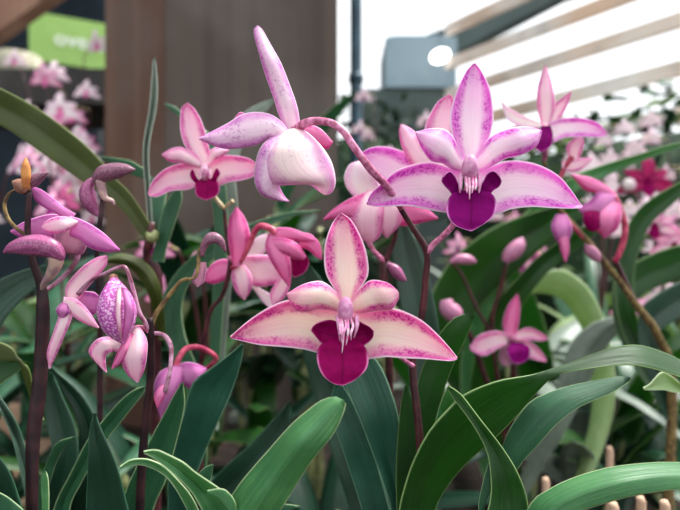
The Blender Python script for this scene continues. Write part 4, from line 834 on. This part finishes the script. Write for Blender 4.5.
# rust beam in the upper left corner
def bar(name, mat, a, b, wy, wz, kind=True):
    d = b - a; L = d.length; d.normalize(); sd = d.cross(Vector((0, 0, 1))).normalized(); up = sd.cross(d)
    m = MB(); m.box((a + b) / 2, L, wy, wz, Matrix((d, sd, up)).transposed()); o = m.build(name, mat, smooth=False)
    return struct(o) if kind else o
bar('roof_beam', 'beam', P(-60, 62, 1.7), P(70, -30, 1.7), .06, .10)
bar('roof_beam', 'wallmid', P(415, 66, 3.0), P(560, -12, 2.6), .08, .13)
bar('roof_beam', 'wallmid', P(430, 40, 3.4), P(640, -30, 2.6), .08, .05)
M['glint'] = None
q_ = NT('glint_glow'); em = q_.n('ShaderNodeEmission'); em.inputs[0].default_value = (1, .97, .92, 1); em.inputs[1].default_value = 5; q_.l(em.outputs[0], q_.out.inputs[0]); M['glint'] = q_.m
c = P(440, 56, 2.2)
lm = thing('glint_oval', 'added white oval glowing as a highlight in the grey gap left of the top bloom', 'glint', (c.x, c.y, c.z))  # added glowing oval and its cord, imitating a bright background highlight
m = MB(); m.ball(c, .042, .034, .028, n=24, rot=Matrix.Rotation(-.35, 3, 'Y')); m.build('glowing_oval', 'glint', lm)
m = MB(); m.tube3([c + Vector((0, 0, z)) for z in (.024, .3, .8)], [.0015] * 3, 8); m.build('added_cord', 'signdark', lm)
# low grey outbuilding
M['tarp'] = plain('blue_grey_tarpaulin', hexc('7c929e'), hexc('90a4ae'), 4, .6, .3)
qx = P(408, 255, 2.6).x
shed = thing('covered_crate', 'blurred blue grey covered stack behind the metal pole and top bloom', 'crate', (qx, 2.6, 0))
m = MB(); m.box((qx, 2.6, .54), .46, .3, 1.08); m.build('body', 'wallmid', shed, smooth=False)
m = MB(); m.box((qx + .04, 2.6, 1.20), .34, .34, .24); m.box((qx + .04, 2.6, 1.33), .28, .26, .03); m.build('cover', 'tarp', shed, smooth=False)
# hedge
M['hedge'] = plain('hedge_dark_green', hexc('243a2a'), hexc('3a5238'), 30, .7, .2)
def hedge(a, b, h, dpt, n, label, seed, lmats):
    r = random.Random(seed); a = Vector(a + (0,)); b = Vector(b + (0,)); c = (a + b) / 2; d = (b - a); L = d.length; d.normalize(); nn = Vector((-d.y, d.x, 0))
    o = thing('hedge', label, 'hedge', c)
    m = MB(); m.box(c + Vector((0, 0, h * .42)), L * .94, dpt * .7, h * .84, Matrix((d, nn, Vector((0, 0, 1)))).transposed()); m.build('inner_stems', 'hedge', o)
    for mat in lmats:
        m = MB()
        for k in range(n // len(lmats)):
            p = c + d * r.uniform(-.5, .5) * L + nn * r.uniform(-.45, .45) * dpt + Vector((0, 0, r.uniform(.05, h) + .03 * math.sin(k)))
            strap(m, p, r.uniform(0, 6.28), r.uniform(.04, .07), r.uniform(.025, .04), r.uniform(-.4, 1), r.uniform(0, 1), n=4)
        q = m.build('foliage', mat, o); q['kind'] = 'stuff'
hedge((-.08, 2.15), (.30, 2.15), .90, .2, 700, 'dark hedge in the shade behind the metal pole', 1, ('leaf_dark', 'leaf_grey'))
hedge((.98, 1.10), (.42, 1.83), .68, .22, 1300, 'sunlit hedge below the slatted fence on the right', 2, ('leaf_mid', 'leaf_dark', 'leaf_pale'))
# slatted fence
d0 = Vector((-.765, 1, 0)).normalized(); o0 = Vector((1.25, 1.17, 0))
m = MB()
for z in (.41, .548, .69, .82, .97):
    a = o0 + Vector((0, 0, H + z)); b2 = a + d0 * (1.3 if z > .5 else .9); up = Vector((0, 0, 1)); sd = d0.cross(up)
    m.box((a + b2) / 2, (b2 - a).length, .02, .046, Matrix((d0, sd, up)).transposed())
for t, hh in ((.0, 1.44), (1.18, 1.0)):
    q = o0 + d0 * t + Vector((.02, .02, 0)); m.box((q.x, q.y, hh / 2), .022, .022, hh)
struct(m.build('wall_right', 'slat', smooth=False))

# dark shelf bench on the left, low timber edging, stakes
M['bench'] = plain('dark_slate_bench', hexc('3b3836'), hexc('4c4844'), 10, .7, .3)
q = P(25, 255, 1.5); bn = thing('plant_bench', 'dark low bench on legs below the green sign at far left', 'bench', (q.x, q.y, 0))
zt = H + (255 - 78) / F * 1.5
m = MB(); m.box((q.x - .2, q.y + .1, zt - .04), 1.0, .3, .10); m.build('bench_top', 'bench', bn, smooth=False)
for sx in (-.62, .22):
    m = MB(); m.box((q.x - .0 + sx, q.y + .1, (zt - .09) / 2), .05, .05, zt - .09); m.build('leg', 'bench', bn, smooth=False)
M['gravel'] = plain('beige_gravel', hexc('c9c4ae'), hexc('9c9a84'), 80, .8, .2)
M['pot'] = plain('pale_pot', hexc('d8c8b4'), hexc('c6b49e'), 20, .6, .3)
for k, (px, pz) in enumerate(((6, 0),)):
    c = Vector((P(8, 255, 1.5).x, 1.55, zt + .012)); m = MB(); m.tube3([c + Vector((0, 0, z)) for z in (0, .002, .07, .072, .06)], [.05, .052, .062, .058, .052], 20)
    tag(m.build('plant_pot', 'gravel'), 'small beige pot standing on the dark bench', 'pot')
M['plank'] = wood('peach_timber_edging', hexc('d2a88c'), hexc('e2bea0'), 20)
a = P(-60, 415, .58); b2 = P(101, 415, .58)
m = MB(); a.z = b2.z = .0; m.box(((a.x + b2.x) / 2, .58, .0545), b2.x - a.x, .018, .109); tag(m.build('timber_edging', 'plank', smooth=False), 'peach coloured timber board glimpsed between the lower left leaves', 'board')
for k, (x, y, d, lab) in enumerate(((545, 478, .30, 'short wooden stake rising above the long glossy leaf, left one'), (609, 447, .33, 'wooden stake between the two long right-hand leaves, topped by a pale tip'),
                               (613, 503, .24, 'wooden stake under the glossy leaf in the lower right, leftmost of three'), (640, 497, .25, 'wooden stake under the glossy leaf, middle of three'), (664, 501, .24, 'wooden stake under the glossy leaf, nearest the right edge'))):
    t = P(x, y, d); m = MB(); m.tube3([Vector((t.x, d, 0)), Vector((t.x, d, t.z * .5)), Vector((t.x + .0005, d, t.z - .002)), Vector((t.x, d, t.z))], [.0024, .0024, .0022, .0018], 10)
    tag(m.build('wooden_stake', 'plank'), lab, 'stake', 'wooden stakes in the bed')
M['stone'] = plain('grey_stone', hexc('6f756c'), hexc('868b80'), 60, .85, .2)
for k, (x, y, d, r, lab) in enumerate(((240, 430, .85, .024, 'oblong grey stone on the dark mulch under the drooping flower'), (282, 425, .9, .018, 'rounded grey stone on the mulch just behind the bright front leaf'))):
    t = P(x, y, d); t.z = r * .5; m = MB(); m.ball(t, r * 1.3, r * .9, r * .7, n=14, jit=.05); tag(m.build('stone', 'stone'), lab, 'stone')

# =================================================================== light, world, camera
W = bpy.data.worlds.new('sky'); bpy.context.scene.world = W; W.use_nodes = True
nt = W.node_tree; bg = nt.nodes['Background']
bg.inputs[0].default_value = (.93, .97, 1.0, 1); bg.inputs[1].default_value = 1.15
sun = bpy.data.lights.new('sun', 'SUN'); sun.energy = 4.2; sun.angle = math.radians(14); sun.color = (1, .97, .93)
so = bpy.data.objects.new('sun', sun); C.objects.link(so)
dirv = Vector((-.45, -.25, -1)).normalized()       # light travels this way: from up, right and slightly behind the flowers
so.rotation_euler = dirv.to_track_quat('-Z', 'Y').to_euler(); so.location = (1, 1, 3)
cd = bpy.data.cameras.new('camera'); cam = bpy.data.objects.new('camera', cd); C.objects.link(cam)
cam.location = (0, 0, H); cam.rotation_euler = (math.pi / 2, 0, 0)
cd.sensor_width = 36; cd.lens = 36 * F / 680; cd.clip_start = .01; cd.clip_end = 60
cd.dof.use_dof = True; cd.dof.focus_distance = .163; cd.dof.aperture_fstop = cd.lens / 2.7
bpy.context.scene.camera = cam
for o in bpy.context.scene.objects:
    if '_w' in o: del o['_w']
vs = bpy.context.scene.view_settings
vs.view_transform = 'Standard'; vs.look = 'None'; vs.exposure = 0.65; vs.gamma = 1.0; vs.use_curve_mapping = False
